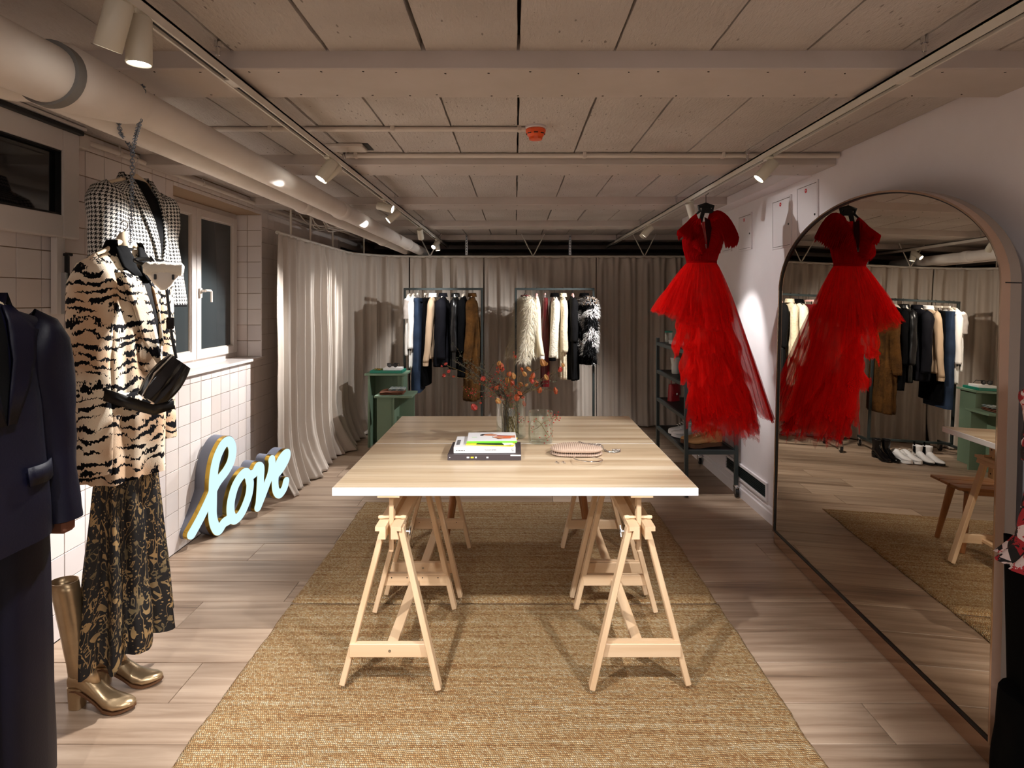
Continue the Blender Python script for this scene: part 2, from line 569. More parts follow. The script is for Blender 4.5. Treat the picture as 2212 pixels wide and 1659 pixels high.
def hound():
    t = NT('houndstooth wool')
    tc = t.n.new('ShaderNodeTexCoord')
    nz = t.noise(t.coord('UV', (1, 1, 1)), 260, 2, .5)
    sp = t.node('ShaderNodeSeparateXYZ', {0: tc.outputs['UV']})
    k = 8 / .0185
    x = t.math('FLOOR', t.math('ADD', t.math('MULTIPLY', sp.outputs[0], k), nz))
    y = t.math('FLOOR', t.math('ADD', t.math('MULTIPLY', sp.outputs[1], k), nz))
    s_ = t.math('FLOORED_MODULO', t.math('ADD', x, y), 4)
    warp = t.math('LESS_THAN', s_, 2)
    a = t.math('LESS_THAN', t.math('FLOORED_MODULO', x, 8), 4)
    b = t.math('LESS_THAN', t.math('FLOORED_MODULO', y, 8), 4)
    f = t.math('ADD', t.math('MULTIPLY', warp, a), t.math('MULTIPLY', t.math('SUBTRACT', 1.0, warp), b))
    c = t.mix(f, lin((210, 206, 198)), lin((9, 8, 9)))
    t.bump(nz, .4, .003)
    return t.base(c, .9)
M['hound'] = hound()
def goldprint():
    t = NT('black chiffon with gold print')
    co = t.coord('UV', (1, 1, 1))
    wob = t.node('ShaderNodeTexNoise', {'Vector': co, 'Scale': 14, 'Detail': 2})
    ad = t.node('ShaderNodeVectorMath', {0: co}, operation='MULTIPLY_ADD')
    t.l.new(wob.outputs[1], ad.inputs[0]); ad.inputs[1].default_value = (.05, .05, .05); t.l.new(co, ad.inputs[2])
    v1 = t.node('ShaderNodeTexVoronoi', {'Vector': ad.outputs[0], 'Scale': 34, 'Randomness': 1}, feature='DISTANCE_TO_EDGE').outputs[0]
    cell = t.node('ShaderNodeTexVoronoi', {'Vector': ad.outputs[0], 'Scale': 34, 'Randomness': 1})
    v2 = t.node('ShaderNodeTexVoronoi', {'Vector': co, 'Scale': 75, 'Randomness': 1}).outputs[0]
    wv = t.noise(t.coord('UV', (16, 7, 1)), 1, 2, .5, 1.6)
    line = t.math('LESS_THAN', t.math('ABSOLUTE', t.math('SUBTRACT', wv, .5)), .016)
    sepc = t.node('ShaderNodeSeparateXYZ', {0: cell.outputs[1]})
    on = t.math('GREATER_THAN', sepc.outputs[0], .5)
    hollow = t.math('GREATER_THAN', sepc.outputs[1], .62)
    blob = t.math('MULTIPLY', t.math('GREATER_THAN', v1, .16), on)
    ring = t.math('MULTIPLY', hollow, t.math('GREATER_THAN', v1, .27))
    blob = t.math('SUBTRACT', blob, ring, clamp=True)
    dots = t.math('MULTIPLY', t.math('LESS_THAN', v2, .27), t.math('SUBTRACT', 1.0, on))
    m = t.math('MAXIMUM', t.math('MAXIMUM', blob, dots), line)
    gc = t.ramp(t.noise(co, 9, 2, .5), [(.35, lin((110, 98, 72))), (.6, lin((172, 142, 98)))])
    c = t.mix(m, lin((9, 8, 12)), gc)
    t.base(c, .6)
    t.l.new(t.math('MULTIPLY', m, .35), t.b.inputs['Metallic'])
    return t.m
M['goldprint'] = goldprint()
def floral():
    t = NT('red white black floral print')
    co = t.coord('Object', (1, 1, 1))
    v = t.node('ShaderNodeTexVoronoi', {'Vector': co, 'Scale': 26}, feature='F1')
    n = t.noise(co, 30, 3, .6, 1.5)
    sep = t.node('ShaderNodeSeparateXYZ', {0: v.outputs[1]})
    f = t.math('ADD', t.math('MULTIPLY', sep.outputs[0], .55), t.math('MULTIPLY', n, .45))
    c = t.ramp(f, [(0, lin((12, 8, 10))), (.34, lin((150, 22, 32))), (.44, lin((20, 10, 14))), (.5, lin((206, 186, 184))), (.66, lin((170, 40, 46))), (.72, lin((214, 198, 196)))], True)
    return t.base(c, .8)
M['floral'] = floral()
def tulle(name, rgb, alpha):
    t = NT(name)
    co = t.coord('UV', (1, 1, 1))
    n = t.noise(t.coord('UV', (90, 5, 1)), 1, 3, .6)
    base = t.ramp(n, [(.3, lin(rgb)), (.7, lin(tuple(min(255, int(x * 1.15 + 6)) for x in rgb)))])
    d = t.node('ShaderNodeBsdfDiffuse', {'Color': base})
    tl = t.node('ShaderNodeBsdfTranslucent', {'Color': base})
    mx = t.node('ShaderNodeMixShader', {0: .42, 1: d.outputs[0], 2: tl.outputs[0]})
    tr = t.node('ShaderNodeBsdfTransparent')
    net = t.noise(co, 420, 1, .5)
    fac = t.math('ADD', t.math('MULTIPLY', t.math('SUBTRACT', net, .5), .8), alpha, clamp=True)
    m2 = t.node('ShaderNodeMixShader', {0: fac, 1: tr.outputs[0], 2: mx.outputs[0]})
    t.l.new(m2.outputs[0], t.out.inputs[0])
    return t.m
M['tulle'] = tulle('red tulle', (226, 26, 22), .50)
M['tulle_thin'] = tulle('thin red tulle', (212, 20, 22), .30)
M['tulle_dense'] = tulle('pleated red tulle', (150, 8, 12), .94)
M['neckline_shade'] = fabric('dark red neckline shade', (44, 2, 5), .9)  # shade inside the dress neckline, put into the colour
def emit(name, rgb, st):
    t = NT(name)
    e = t.node('ShaderNodeEmission', {'Color': lin(rgb), 'Strength': st})
    t.l.new(e.outputs[0], t.out.inputs[0])
    return t.m
M['lens'] = emit('lamp lens', (255, 250, 240), 14)
M['neon'] = emit('lit acrylic letter face', (214, 246, 255), .78)
def glass():
    t = NT('clear glass')
    g = t.node('ShaderNodeBsdfGlass', {'Color': (.97, .99, .98, 1), 'Roughness': 0, 'IOR': 1.45})
    tr = t.node('ShaderNodeBsdfTransparent', {'Color': (.94, .97, .96, 1)})
    lw = t.node('ShaderNodeLayerWeight', {'Blend': .25})
    f = t.math('MULTIPLY_ADD', lw.outputs[1], .5, .03)
    gl = t.node('ShaderNodeBsdfGlossy', {'Color': (1, 1, 1, 1), 'Roughness': .02})
    m = t.node('ShaderNodeMixShader', {0: f, 1: tr.outputs[0], 2: gl.outputs[0]})
    t.l.new(m.outputs[0], t.out.inputs[0])
    return t.m
M['glass'] = glass()
M['bark'] = pmat('lichen bark', (96, 88, 76), .9, rgb2=(60, 48, 40), vs=40)
M['moss'] = pmat('grey green lichen', (122, 126, 104), .95, rgb2=(86, 92, 70), vs=40)
M['twig'] = pmat('olive twig', (120, 100, 50), .8)
M['leaf_o'] = pmat('orange husk', (184, 96, 42), .7, rgb2=(150, 56, 30), vs=30, **{'Transmission Weight': 0})
M['leaf_y'] = pmat('yellow dry husk', (186, 146, 82), .7, rgb2=(164, 98, 48), vs=30)
M['leaf_r'] = pmat('coral leaf', (190, 70, 50), .65, rgb2=(150, 36, 36), vs=30)
M['berry'] = pmat('red berry', (190, 28, 22), .3)
M['paperwhite'] = pmat('white paper cover', (232, 232, 234), .35)
M['darkcover'] = pmat('dark grey cover', (62, 54, 58), .45)
M['limegreen'] = pmat('lime green', (120, 226, 50), .5)
M['yellow'] = pmat('yellow page', (236, 206, 60), .5)
M['skin'] = pmat('printed skin tone', (196, 128, 96), .5)
M['inkblack'] = pmat('black ink', (24, 22, 24), .5)
M['teal'] = pmat('teal cover', (20, 120, 100), .5)
M['beigeshoe'] = pmat('beige suede', (190, 146, 96), .8, bump=(60, .2, .003))
M['rubberbrown'] = pmat('brown sole', (96, 62, 36), .7)
M['whiteshoe'] = pmat('white leather', (232, 232, 234), .4)
M['redbag'] = pmat('red leather', (150, 14, 28), .35)
M['ceramic'] = pmat('white ceramic', (212, 214, 208), .35)
M['brownwool'] = fabric('brown knit', (110, 72, 56), .9)
M['tealprint'] = fabric('teal printed scarf', (30, 90, 108), .7, rgb2=(190, 190, 180), vs=40)
M['patent'] = pmat('black patent', (8, 8, 10), .12)
M['shearling'] = pmat('white shearling', (246, 242, 230), .9, bump=(120, 1.0, .01))
# ------------------------------------------------------------------ the room
XL, XR, YB = -2.2, 1.88, 11.0
HC, HB = CAMZ + .849, CAMZ + .786
Y0 = -2.2

# floor: dark bed plus one object per board
fl = MB().box((.4, (Y0 + YB) / 2, -.06), (5.6, YB - Y0, .08)).build('floor', M['joint'])
tag(fl, kind='structure')
ys = [1.02, 1.28, 1.52, 1.75, 1.98, 2.207, 2.433, 2.703, 2.984, 3.247, 3.48]
while ys[-1] < 8.6: ys.append(ys[-1] + random.choice([.235, .26, .28, .25, .27]))
rnd = random.Random(5)
for a, b in zip(ys, ys[1:]):
    x = XL + .001
    first = True
    while x < 3.0:
        L = rnd.uniform(.5, 1.9) if first else rnd.uniform(1.5, 2.3)
        first = False
        x2 = min(x + L, 3.0)
        if x2 > (XR - .05) and b < 6.2: x2 = XR
        if 3.0 - x2 < .3: x2 = 3.0
        w = x2 - x - .0025; d = b - a - .0035
        o = MB().box((0, 0, -.012 - rnd.uniform(0, .0008)), (w, d, .024), ch=.0018).build('plank', M['plank'], fl)
        o.location = ((x + x2) / 2, (a + b) / 2, 0)
        x = x2
        if b < 6.2 and x >= XR - .01: break
for (ya, yb) in ((Y0, 1.02), (ys[-1], YB)):
    o = MB().box((.4, (ya + yb) / 2, -.012), (5.2, yb - ya - .004, .024)).build('plank', M['plank'], fl)

# ceiling
cl = MB().box((.4, (Y0 + YB) / 2, HC + .09), (5.6, YB - Y0, .06)).build('ceiling', M['joint'])
tag(cl, kind='structure')
beams = [2.04 + 1.46 * k for k in range(-2, 7)]
for k, y in enumerate(beams):
    x1 = XR if y < 6 else 3.0
    o = MB().box(((XL + x1) / 2, y + .145, HB + .06), (x1 - XL, .29, .12), ch=.004).build('beam', M['beam'], cl)
for k, y in enumerate(beams):
    if not 1 < y < 6: continue
    mb = MB()
    for e_ in (.03, .26):
        x = -2.0
        while x < 1.8:
            x += rnd.uniform(.10, .22)
            mb.box((x, y + e_ + rnd.uniform(-.01, .01), HB - .0005), (.004, .007, .002), rot=(0, 0, rnd.uniform(0, 3)))
    mb.build('nail_marks', M['joint'], cl)['kind'] = 'stuff'
for k in range(len(beams)):
    ya = beams[k] + .29 if True else 0
    yb = beams[k + 1] if k + 1 < len(beams) else YB
    if k == 0:
        MB().box((-.16, (Y0 + beams[0]) / 2, HC + .02), (4.1, beams[0] - Y0, .04)).build('panel', M['concrete'], cl)
    n = 0
    xs = [-2.2] + [.012 + .3265 * q for q in range(-6, 6)] + [1.88]
    if ya > 5.5: xs = xs[:-1] + [1.97, 2.30, 2.63, 3.0]
    for xa, xb in zip(xs, xs[1:]):
        if xb - xa < .03: continue
        g = rnd.uniform(.002, .0075)
        L = [(xa + g + rnd.uniform(0, .0035), ya + (yb - ya) * t / 14) for t in range(15)]
        R = [(xb - g * .6 - rnd.uniform(0, .003), ya + (yb - ya) * t / 14) for t in range(15)]
        cx, cy = (xa + xb) / 2, (ya + yb) / 2
        poly = [(p[0] - cx, p[1] - cy) for p in L] + [(p[0] - cx, p[1] - cy) for p in R[::-1]]
        dz = rnd.uniform(-.002, .002)
        o = MB().prism(poly, 2, 0, .05).build('panel', M['concrete'], cl)
        o.location = (cx, cy, HC + dz)
sof = MB().box((1.82, 5.035, 2.455), (.13, 2.5, .07), ch=.003).build('trim_1', M['plaster_wall'])
tag(sof, kind='structure')

# walls
def wall(name, c, d, m):
    return tag(MB().box(c, d).build(name, m), kind='structure')
wr = wall('wall_right', (XR + .06, (Y0 + 6.3) / 2, 1.25), (.12, 6.3 - Y0, 2.6), M['plaster_wall'])
wall('wall_right_far', (3.05, (6.3 + YB) / 2, 1.25), (.1, YB - 6.3, 2.6), M['grey_wall'])
wall('wall_right_return', (2.5, 6.25, 1.25), (1.0, .1, 2.6), M['grey_wall'])
wall('wall_back', (.4, YB + .05, 1.25), (5.6, .1, 2.6), M['grey_wall'])
wall('wall_front', (.4, Y0 - .05, 1.25), (5.6, .1, 2.6), M['plaster_wall'])
# left wall with the window recess
G = -.008
OP = (3.85, 5.19, 1.146, 2.375)
mb = MB()
xw = XL + G
def vbox(mb, xa, xb, ya, yb, za, zb): mb.box(((xa + xb) / 2, (ya + yb) / 2, (za + zb) / 2), (abs(xb - xa), yb - ya, zb - za))
vbox(mb, xw - .4, xw, Y0, OP[0], 0, 2.55)
vbox(mb, xw - .4, xw, OP[1] + .008, YB, 0, 2.55)
vbox(mb, xw - .4, xw, OP[0], OP[1] + .008, 0, OP[2] - .02)
vbox(mb, xw - .4, xw, OP[0], OP[1] + .008, OP[3], 2.55)
vbox(mb, xw - .45, xw - .4, OP[0], OP[1], 0, 2.55)
wl = tag(mb.build('wall_left', M['grout']), kind='structure')
SY, SZ = .141, .1335
tile_me = {}
def tile_at(xf, ya, yb, za, zb, plane='x'):
    w, h = round(yb - ya, 3), round(zb - za, 3)
    if w < .006 or h < .006: return
    key = (w, h, plane)
    if key not in tile_me:
        g = .0042
        m_ = MB()
        if plane == 'x': m_.box((0, 0, 0), (.008, w - g, h - g), ch=.0012)
        elif plane == 'y': m_.box((0, 0, 0), (w - g, .008, h - g), ch=.0012)
        tile_me[key] = m_.mesh('tile', M['tile'], False)
    o = bpy.data.objects.new('tile', tile_me[key]); COL.objects.link(o); o.parent = wl
    if plane == 'x': o.location = (xf - .004 + rnd.uniform(-.0004, .0004), (ya + yb) / 2, (za + zb) / 2)
    else: o.location = ((ya + yb) / 2, xf + .004, (za + zb) / 2)
    if plane == 'x': o.rotation_euler = (0, rnd.uniform(-.004, .004), rnd.uniform(-.004, .004))
ty0 = 2.779 - 4 * SY
rest = MB()
cells = []
ntile = 0
for i in range(-4, 45):
    for j in range(0, 19):
        ya, yb = ty0 + i * SY, ty0 + (i + 1) * SY
        za, zb = j * SZ, min((j + 1) * SZ, HC - .002)
        rects = [(ya, yb, za, zb)]
        o0, o1, o2, o3 = OP
        if ya < o1 and yb > o0 and za < o3 and zb > o2:
            rects = []
            if ya < o0 - .01: rects.append((ya, o0, za, zb))
            if yb > o1 + .01: rects.append((o1, yb, za, zb))
            ia, ib = max(ya, o0), min(yb, o1)
            if za < o2 - .01: rects.append((ia, ib, za, o2))
            if zb > o3 + .01: rects.append((ia, ib, o3, zb))
        for r in rects:
            # boxed-in area behind the surface window
            hid = r[0] > 1.7 and r[1] < 2.90 and r[2] > 1.97 and r[3] < 2.44
            if hid: continue
            if 2.28 < r[0] < 5.02 and ntile < 292:
                tile_at(XL, *r); ntile += 1
            else:
                vbox(rest, XL - .008, XL, r[0] + .001, r[1] - .001, r[2] + .001, r[3] - .001)
o = rest.build('tile_field', M['tile'], wl)
o['kind'] = 'stuff'
# reveal tiles
for q in range(2):
    for j in range(9):
        za, zb = OP[2] + j * .1366, OP[2] + (j + 1) * .1366
        tile_at(OP[1], -2.45 + q * .125, -2.45 + (q + 1) * .125, za, min(zb, OP[3]), 'y')
# sill
tag(MB().box((-2.32, (OP[0] + OP[1]) / 2, OP[2] - .01), (.29, OP[1] - OP[0] + .02, .022), ch=.003).build('trim_2', M['tile']), kind='structure')

# windows
def bars_frame(mb, x, ya, yb, za, zb, w, d):
    vbox(mb, x, x + d, ya, ya + w, za, zb); vbox(mb, x, x + d, yb - w, yb, za, zb)
    vbox(mb, x, x + d, ya + w, yb - w, za, za + w); vbox(mb, x, x + d, ya + w, yb - w, zb - w, zb)
w2 = tag(bpy.data.objects.new('window_2', None), kind='structure'); COL.objects.link(w2)
mb = MB(); bars_frame(mb, -2.47, OP[0], OP[1], OP[2], OP[3], .045, .05)
mb.build('window_frame', M['winframe'], w2, bevel=.003)
ym = 4.50
for (ya, yb) in ((OP[0] + .04, ym - .004), (ym + .004, OP[1] - .04)):
    mb = MB(); bars_frame(mb, -2.445, ya, yb, OP[2] + .042, OP[3] - .042, .062, .05)
    s_ = mb.build('sash', M['winframe'], w2, bevel=.004)
    mb = MB(); bars_frame(mb, -2.425, ya + .055, yb - .055, OP[2] + .1, OP[3] - .1, .012, .016)
    mb.build('bead', M['pvc'], s_)
    MB().box((-2.424, (ya + yb) / 2, (OP[2] + OP[3]) / 2), (.006, yb - ya - .11, OP[3] - OP[2] - .19)).build('pane', M['frosted'], s_)
mb = MB()
mb.box((-2.383, ym + .034, 1.69), (.012, .028, .075), ch=.004); mb.cyl((-2.38, ym + .034, 1.705), (-2.345, ym + .034, 1.705), .009)
mb.tube([(-2.345, ym + .03, 1.708), (-2.342, ym + .1, 1.708), (-2.342, ym + .112, 1.70), (-2.342, ym + .114, 1.62)], .0085, 8)
h_ = mb.build('handle', M['pvc'], w2, smooth=True)
# upper hinged window at far left
w1 = tag(bpy.data.objects.new('window_1', None), kind='structure'); COL.objects.link(w1)
mb = MB(); bars_frame(mb, -2.2, 1.70, 2.945, 1.935, 2.452, .105, .055)
mb.build('window_frame', M['winframe'], w1, bevel=.005)
mb = MB(); bars_frame(mb, -2.19, 1.80, 2.85, 2.035, 2.355, .015, .035); mb.build('bead', M['black'], w1)
MB().box((-2.185, 2.32, 2.195), (.006, 1.04, .32)).build('pane', M['winglass'], w1)
mb = MB(); mb.box((-2.135, 2.42, 2.455), (.03, 1.05, .022), ch=.003); mb.box((-2.125, 2.02, 2.44), (.05, .07, .03), ch=.004)
mb.build('stay_rail', M['black'], w1)
MB().bar((-2.13, 1.7, 2.476), (-2.13, 2.95, 2.476), .035, .014).build('cover_strip', M['winframe'], w1)
# vertical stay on the wall under that window
st = empty('window_stay', (-2.175, 2.86, 1.72), 0, 'grey metal window stay bar on the white tiles under the upper dark window', 'bracket')
MB().box((-.004, -.01, .05), (.03, .055, .40), ch=.003).build('channel', M['winframe'], st)
mb = MB(); mb.box((.02, .005, -.05), (.028, .03, .20), ch=.003); mb.build('plate', M['steel'], st)
mb = MB(); mb.box((.026, .008, .06), (.02, .014, .15), ch=.003); mb.box((.03, .008, .135), (.03, .03, .014), ch=.003); mb.build('lever', M['black'], st)
w3 = tag(bpy.data.objects.new('window_3', None), kind='structure'); COL.objects.link(w3)
mb = MB(); bars_frame(mb, -2.2, 7.25, 8.55, 1.85, 2.40, .11, .05); mb.build('window_frame', M['winframe'], w3)
MB().box((-2.17, 7.9, 2.12), (.006, 1.1, .35)).build('pane', M['winglass'], w3)

# right wall: baseboard, vent, access panels
mb = MB()
prof = [(XR, 0), (XR - .018, 0), (XR - .018, .075), (XR - .012, .085), (XR - .012, .105), (XR - .006, .115), (XR, .115)]
mb.prism(prof, 1, Y0, 6.3)
tag(mb.build('baseboard_right', M['plaster_wall']), kind='structure')
vt = empty('floor_vent_grille', (XR, 4.88, .205), 0, 'long white framed wall vent with dark slats above the baseboard near the mirror', 'vent')
mb = MB(); bars_frame(mb, -.016, -.44, .44, -.07, .07, .022, .016); mb.build('frame', M['plaster_wall'], vt, bevel=.002)
MB().box((-.003, 0, 0), (.004, .85, .1)).build('backing', M['black'], vt)
for k in range(7):
    MB().box((-.009, 0, -.042 + k * .014), (.012, .84, .0035), rot=(0, .5, 0)).build('slat', M['darksteel'], vt)
def panel(ya, yb, za, zb, lab):
    t = empty('access_panel', (XR, (ya + yb) / 2, (za + zb) / 2), 0, lab, 'access panel', 'access panels high on the white wall')
    w, h = yb - ya, zb - za
    mb = MB(); bars_frame(mb, -.010, -w / 2, w / 2, -h / 2, h / 2, .014, .010); mb.build('frame', M['panelwhite'], t, bevel=.001)
    MB().box((-.001, 0, 0), (.003, w - .02, h - .02)).build('gap', M['joint'], t)
    MB().box((-.006, 0, 0), (.006, w - .034, h - .034), ch=.001).build('door', M['panelwhite'], t)
    lt = MB().cyl((-.009, -w / 2 + .035, -.02), (-.012, -w / 2 + .035, -.02), .007).build('latch', M['black'], t)
    MB().cyl((-.009, .01, h / 2 - .045), (-.0105, .01, h / 2 - .045), .014).build('sticker', M['red'], t)
    MB().box((-.011, .01, h / 2 - .045), (.001, .014, .004)).build('sticker_bar', M['paperwhite'], t)
panel(3.70, 3.98, 2.00, 2.385, 'white metal access panel just above the left side of the mirror arch')
panel(4.06, 4.36, 2.00, 2.355, 'white access panel crossed by the dress shadow, left of the mirror arch')
panel(4.74, 5.02, 2.04, 2.335, 'white access panel right of the red dress shoulder ruffle')
panel(5.18, 5.42, 2.06, 2.32, 'small white access panel half hidden by the red dress bodice')

# pipes
def pipe(name, x, H, r, ya, yb, lab, big=None):
    t = empty(name, (x, 0, CAMZ + H), 0, lab, 'pipe')
    pts = [(0, y, 0) for y in np.linspace(ya, yb, 24)]
    MB().tube(pts, r, 40).build('pipe_run', M['duct'], t, smooth=True)
    return t
p1 = pipe('ceiling_pipe', -1.24, .635, .058, 1.95, 8.4, 'thick white upper pipe running along the ceiling above the tiled wall')
mb = MB()
mb.tube([(0, 1.0, -.045), (0, 1.66, -.035)], .078, 40); mb.build('pipe_sleeve', M['duct'], p1, smooth=True)
mb = MB(); mb.tube([(0, 1.60, -.028), (0, 1.63, -.028), (0, 1.90, -.004), (0, 1.95, 0)], [.08, .093, .072, .06], 40); mb.build('pipe_coupling', M['duct'], p1, smooth=True)
mb = MB(); mb.tube([(0, 1.58, -.034), (0, 1.61, -.034)], .088, 40); mb.build('felt_band', M['felt'], p1, smooth=True)
for yy in (4.25, 6.9):
    MB().lathe([(.058, -.05), (.066, -.04), (.066, .04), (.058, .05)], n=40).build('pipe_joint', M['duct'], p1, smooth=True).matrix_local = Matrix.Translation((0, yy, 0)) @ Matrix.Rotation(PI / 2, 4, 'X')
p2 = pipe('ceiling_pipe', -1.42, .632, .05, 1.75, 8.2, 'slimmer white lower pipe running beside the thick ceiling pipe')
MB().tube([(0, 1.0, -.045), (0, 1.45, -.03)], .068, 40).build('pipe_sleeve', M['duct'], p2, smooth=True)
MB().tube([(0, 1.40, -.028), (0, 1.43, -.028), (0, 1.70, -.004), (0, 1.75, 0)], [.07, .082, .064, .052], 40).build('pipe_coupling', M['duct'], p2, smooth=True)
MB().tube([(0, 1.38, -.03), (0, 1.41, -.03)], .078, 40).build('felt_band', M['felt'], p2, smooth=True)
for yy in (4.0, 6.4):
    MB().lathe([(.05, -.05), (.058, -.04), (.058, .04), (.05, .05)], n=40).build('pipe_joint', M['duct'], p2, smooth=True).matrix_local = Matrix.Translation((0, yy, 0)) @ Matrix.Rotation(PI / 2, 4, 'X')
# conduit on the tiled wall
t = empty('wall_conduit', (-2.17, 0, 0), 0, 'thin white conduit pipe running along the top of the tiled wall', 'pipe')
MB().tube([(0, 2.98, 2.435), (0, 3.2, 2.44), (0, 5.6, 2.44), (.02, 6.6, 2.42)], .0145, 12).build('pipe_run', M['pvc'], t, smooth=True)
MB().tube(catmull([(0, 2.98, 2.435), (.02, 2.9, 2.45), (.04, 2.86, 2.49), (.02, 2.9, 2.515), (-.02, 3.02, 2.515)], 6), .008, 8).build('elbow_cable', M['pvc'], t, smooth=True)
for yy in (3.28, 4.15, 5.3, 5.9):
    MB().box((0, yy, 2.44), (.036, .016, .036), ch=.003).build('clip', M['pvc'], t)
    MB().cyl((0, yy, 2.45), (0, yy, 2.49), .005).build('clip_rod', M['pvc'], t)
t = tag(MB().box((-2.175, 2.99, 2.43), (.05, .085, .075), ch=.006).build('junction_box', M['pvc']), 'small square white junction box beside the upper left window', 'junction box')
# cables behind the curtain rods
rc = random.Random(3)
t = empty('cable_bundle', (-2.0, 6.2, 2.42), 0, 'tangle of white cables above the left curtain rail', 'cables')
for k in range(9):
    a = rc.uniform(-.08, .08); y1 = rc.uniform(-.5, 0)
    MB().tube(catmull([(a, y1, .05), (a + rc.uniform(-.05, .05), y1 + .15, -.02 - rc.random() * .05), (a + .05, y1 + .5, rc.uniform(-.03, .01)), (a + .08, y1 + 1.3, 0), (a + .05, 2.2, .04)], 5), .006, 6).build('cable', M['pvc'], t, smooth=True)

# ceiling conduits
t = empty('ceiling_conduit', (0, 2.93, HC - .014), 0, 'thin white conduit across the ceiling ending at the orange detector', 'pipe')
MB().tube([(-1.7, 0, 0), (.07, 0, 0)], .0125, 10).build('pipe_run', M['pvc'], t, smooth=True)
for x in (-.60, .02, -1.2): MB().box((x, 0, .002), (.02, .034, .03), ch=.003).build('clip', M['pvc'], t)
t = empty('ceiling_conduit', (0, 3.455, HC - .018), 0, 'long white conduit fixed along the front of the second ceiling beam', 'pipe')
MB().tube([(-.98, 0, 0), (1.87, 0, 0)], .014, 10).build('pipe_run', M['pvc'], t, smooth=True)
MB().tube([(-1.0, 0, 0), (-1.02, -.06, .01), (-1.0, -.2, .015)], .006, 6).build('cable', M['pvc'], t, smooth=True)
for x in (-.92, .40, 1.2): MB().box((x, 0, .002), (.02, .04, .034), ch=.003).build('clip', M['pvc'], t)
t = empty('smoke_detector', (.10, 2.93, HC), 0, 'round orange smoke detector on the white ceiling', 'smoke detector')
MB().lathe([(.0, 0), (.052, 0), (.053, -.012), (.046, -.016)], n=32).build('base', M['panelwhite'], t, smooth=True)
mb = MB(); mb.lathe([(.046, -.014), (.05, -.02), (.047, -.035), (.036, -.052), (.03, -.056)], n=32)
mb.build('body', M['orange'], t, smooth=True)
for k in range(8):
    a = 2 * PI * k / 8
    MB().box((.043 * math.cos(a), .043 * math.sin(a), -.04), (.006, .02, .004), rot=(0, 0, a)).build('vent_slot', M['black'], t)
mb = MB(); mb.lathe([(.034, -.05), (.032, -.066), (.0, -.068)], n=10); mb.build('sensor_cap', M['orange'], t)
t = empty('emergency_light', (-.93, 3.3, HC), 0, 'flat white rectangular light box on the ceiling beside the left track', 'ceiling light')
MB().box((0, 0, -.012), (.20, .12, .022), ch=.004).build('housing', M['pvc'], t)
MB().box((.02, .02, -.002), (.215, .14, .004)).build('gasket', M['black'], t)

# curtain rail and curtains
def rail_path():
    pts = []
    y = 4.94
    while y < 6.95: pts.append((-1.97, y)); y += .02
    R = .78
    cx, cy = -1.97 + R, 6.95
    for k in range(60):
        a = PI - PI / 2 * k / 60
        pts.append((cx + R * math.cos(a), cy + R * math.sin(a)))
    x = cx
    while x < 2.38: pts.append((x, 7.73)); x += .02
    return pts
RP = rail_path()
cum = [0]
for a, b in zip(RP, RP[1:]): cum.append(cum[-1] + math.hypot(b[0] - a[0], b[1] - a[1]))
def rail_at(s):
    s = max(0, min(s, cum[-1] - 1e-4))
    import bisect
    i = min(bisect.bisect_right(cum, s) - 1, len(RP) - 2)
    t = (s - cum[i]) / (cum[i + 1] - cum[i])
    a, b = RP[i], RP[i + 1]
    dx, dy = b[0] - a[0], b[1] - a[1]
    L = math.hypot(dx, dy)
    return a[0] + dx * t, a[1] + dy * t, dy / L, -dx / L   # normal points into the room
RZ = 2.195
rl = empty('curtain_rail', (0, 0, RZ), 0, 'thin white curtain rail curving along the left and back of the room', 'curtain rail')
MB().tube([(p[0], p[1], 0) for p in RP[::3]], .014, 8).build('rail', M['white_paint'], rl, smooth=True)
for y in (5.25, 5.75, 6.45):
    MB().cyl((-1.97, y, 0), (-1.97, y, HC - RZ), .009, n=10).build('rod', M['white_paint'], rl, smooth=True)
MB().cyl((-1.86, 7.35, 0), (-1.86, 7.35, HC - RZ), .009, n=10).build('rod', M['white_paint'], rl, smooth=True)
for x in (-1.10, .23, 1.67):
    for s_ in (-1, 1):
        MB().cyl((x, 7.73, 0), (x + s_ * .15, 7.73, HC - RZ), .0075, n=8).build('brace_rod', M['white_paint'], rl, smooth=True)
for x in (-.64, .72):
    br_ = MB().box((x, 7.86, .16), (.03, .004, .26)).build('hanging_strap', M['steel'], rl)
    for q in range(7): MB().box((x, 7.857, .06 + q * .035), (.010, .002, .016)).build('slot', M['black'], br_)
def s_at_x(px):   # arc length where the back rail meets a given world x
    return cum[-1] - (2.38 - px)
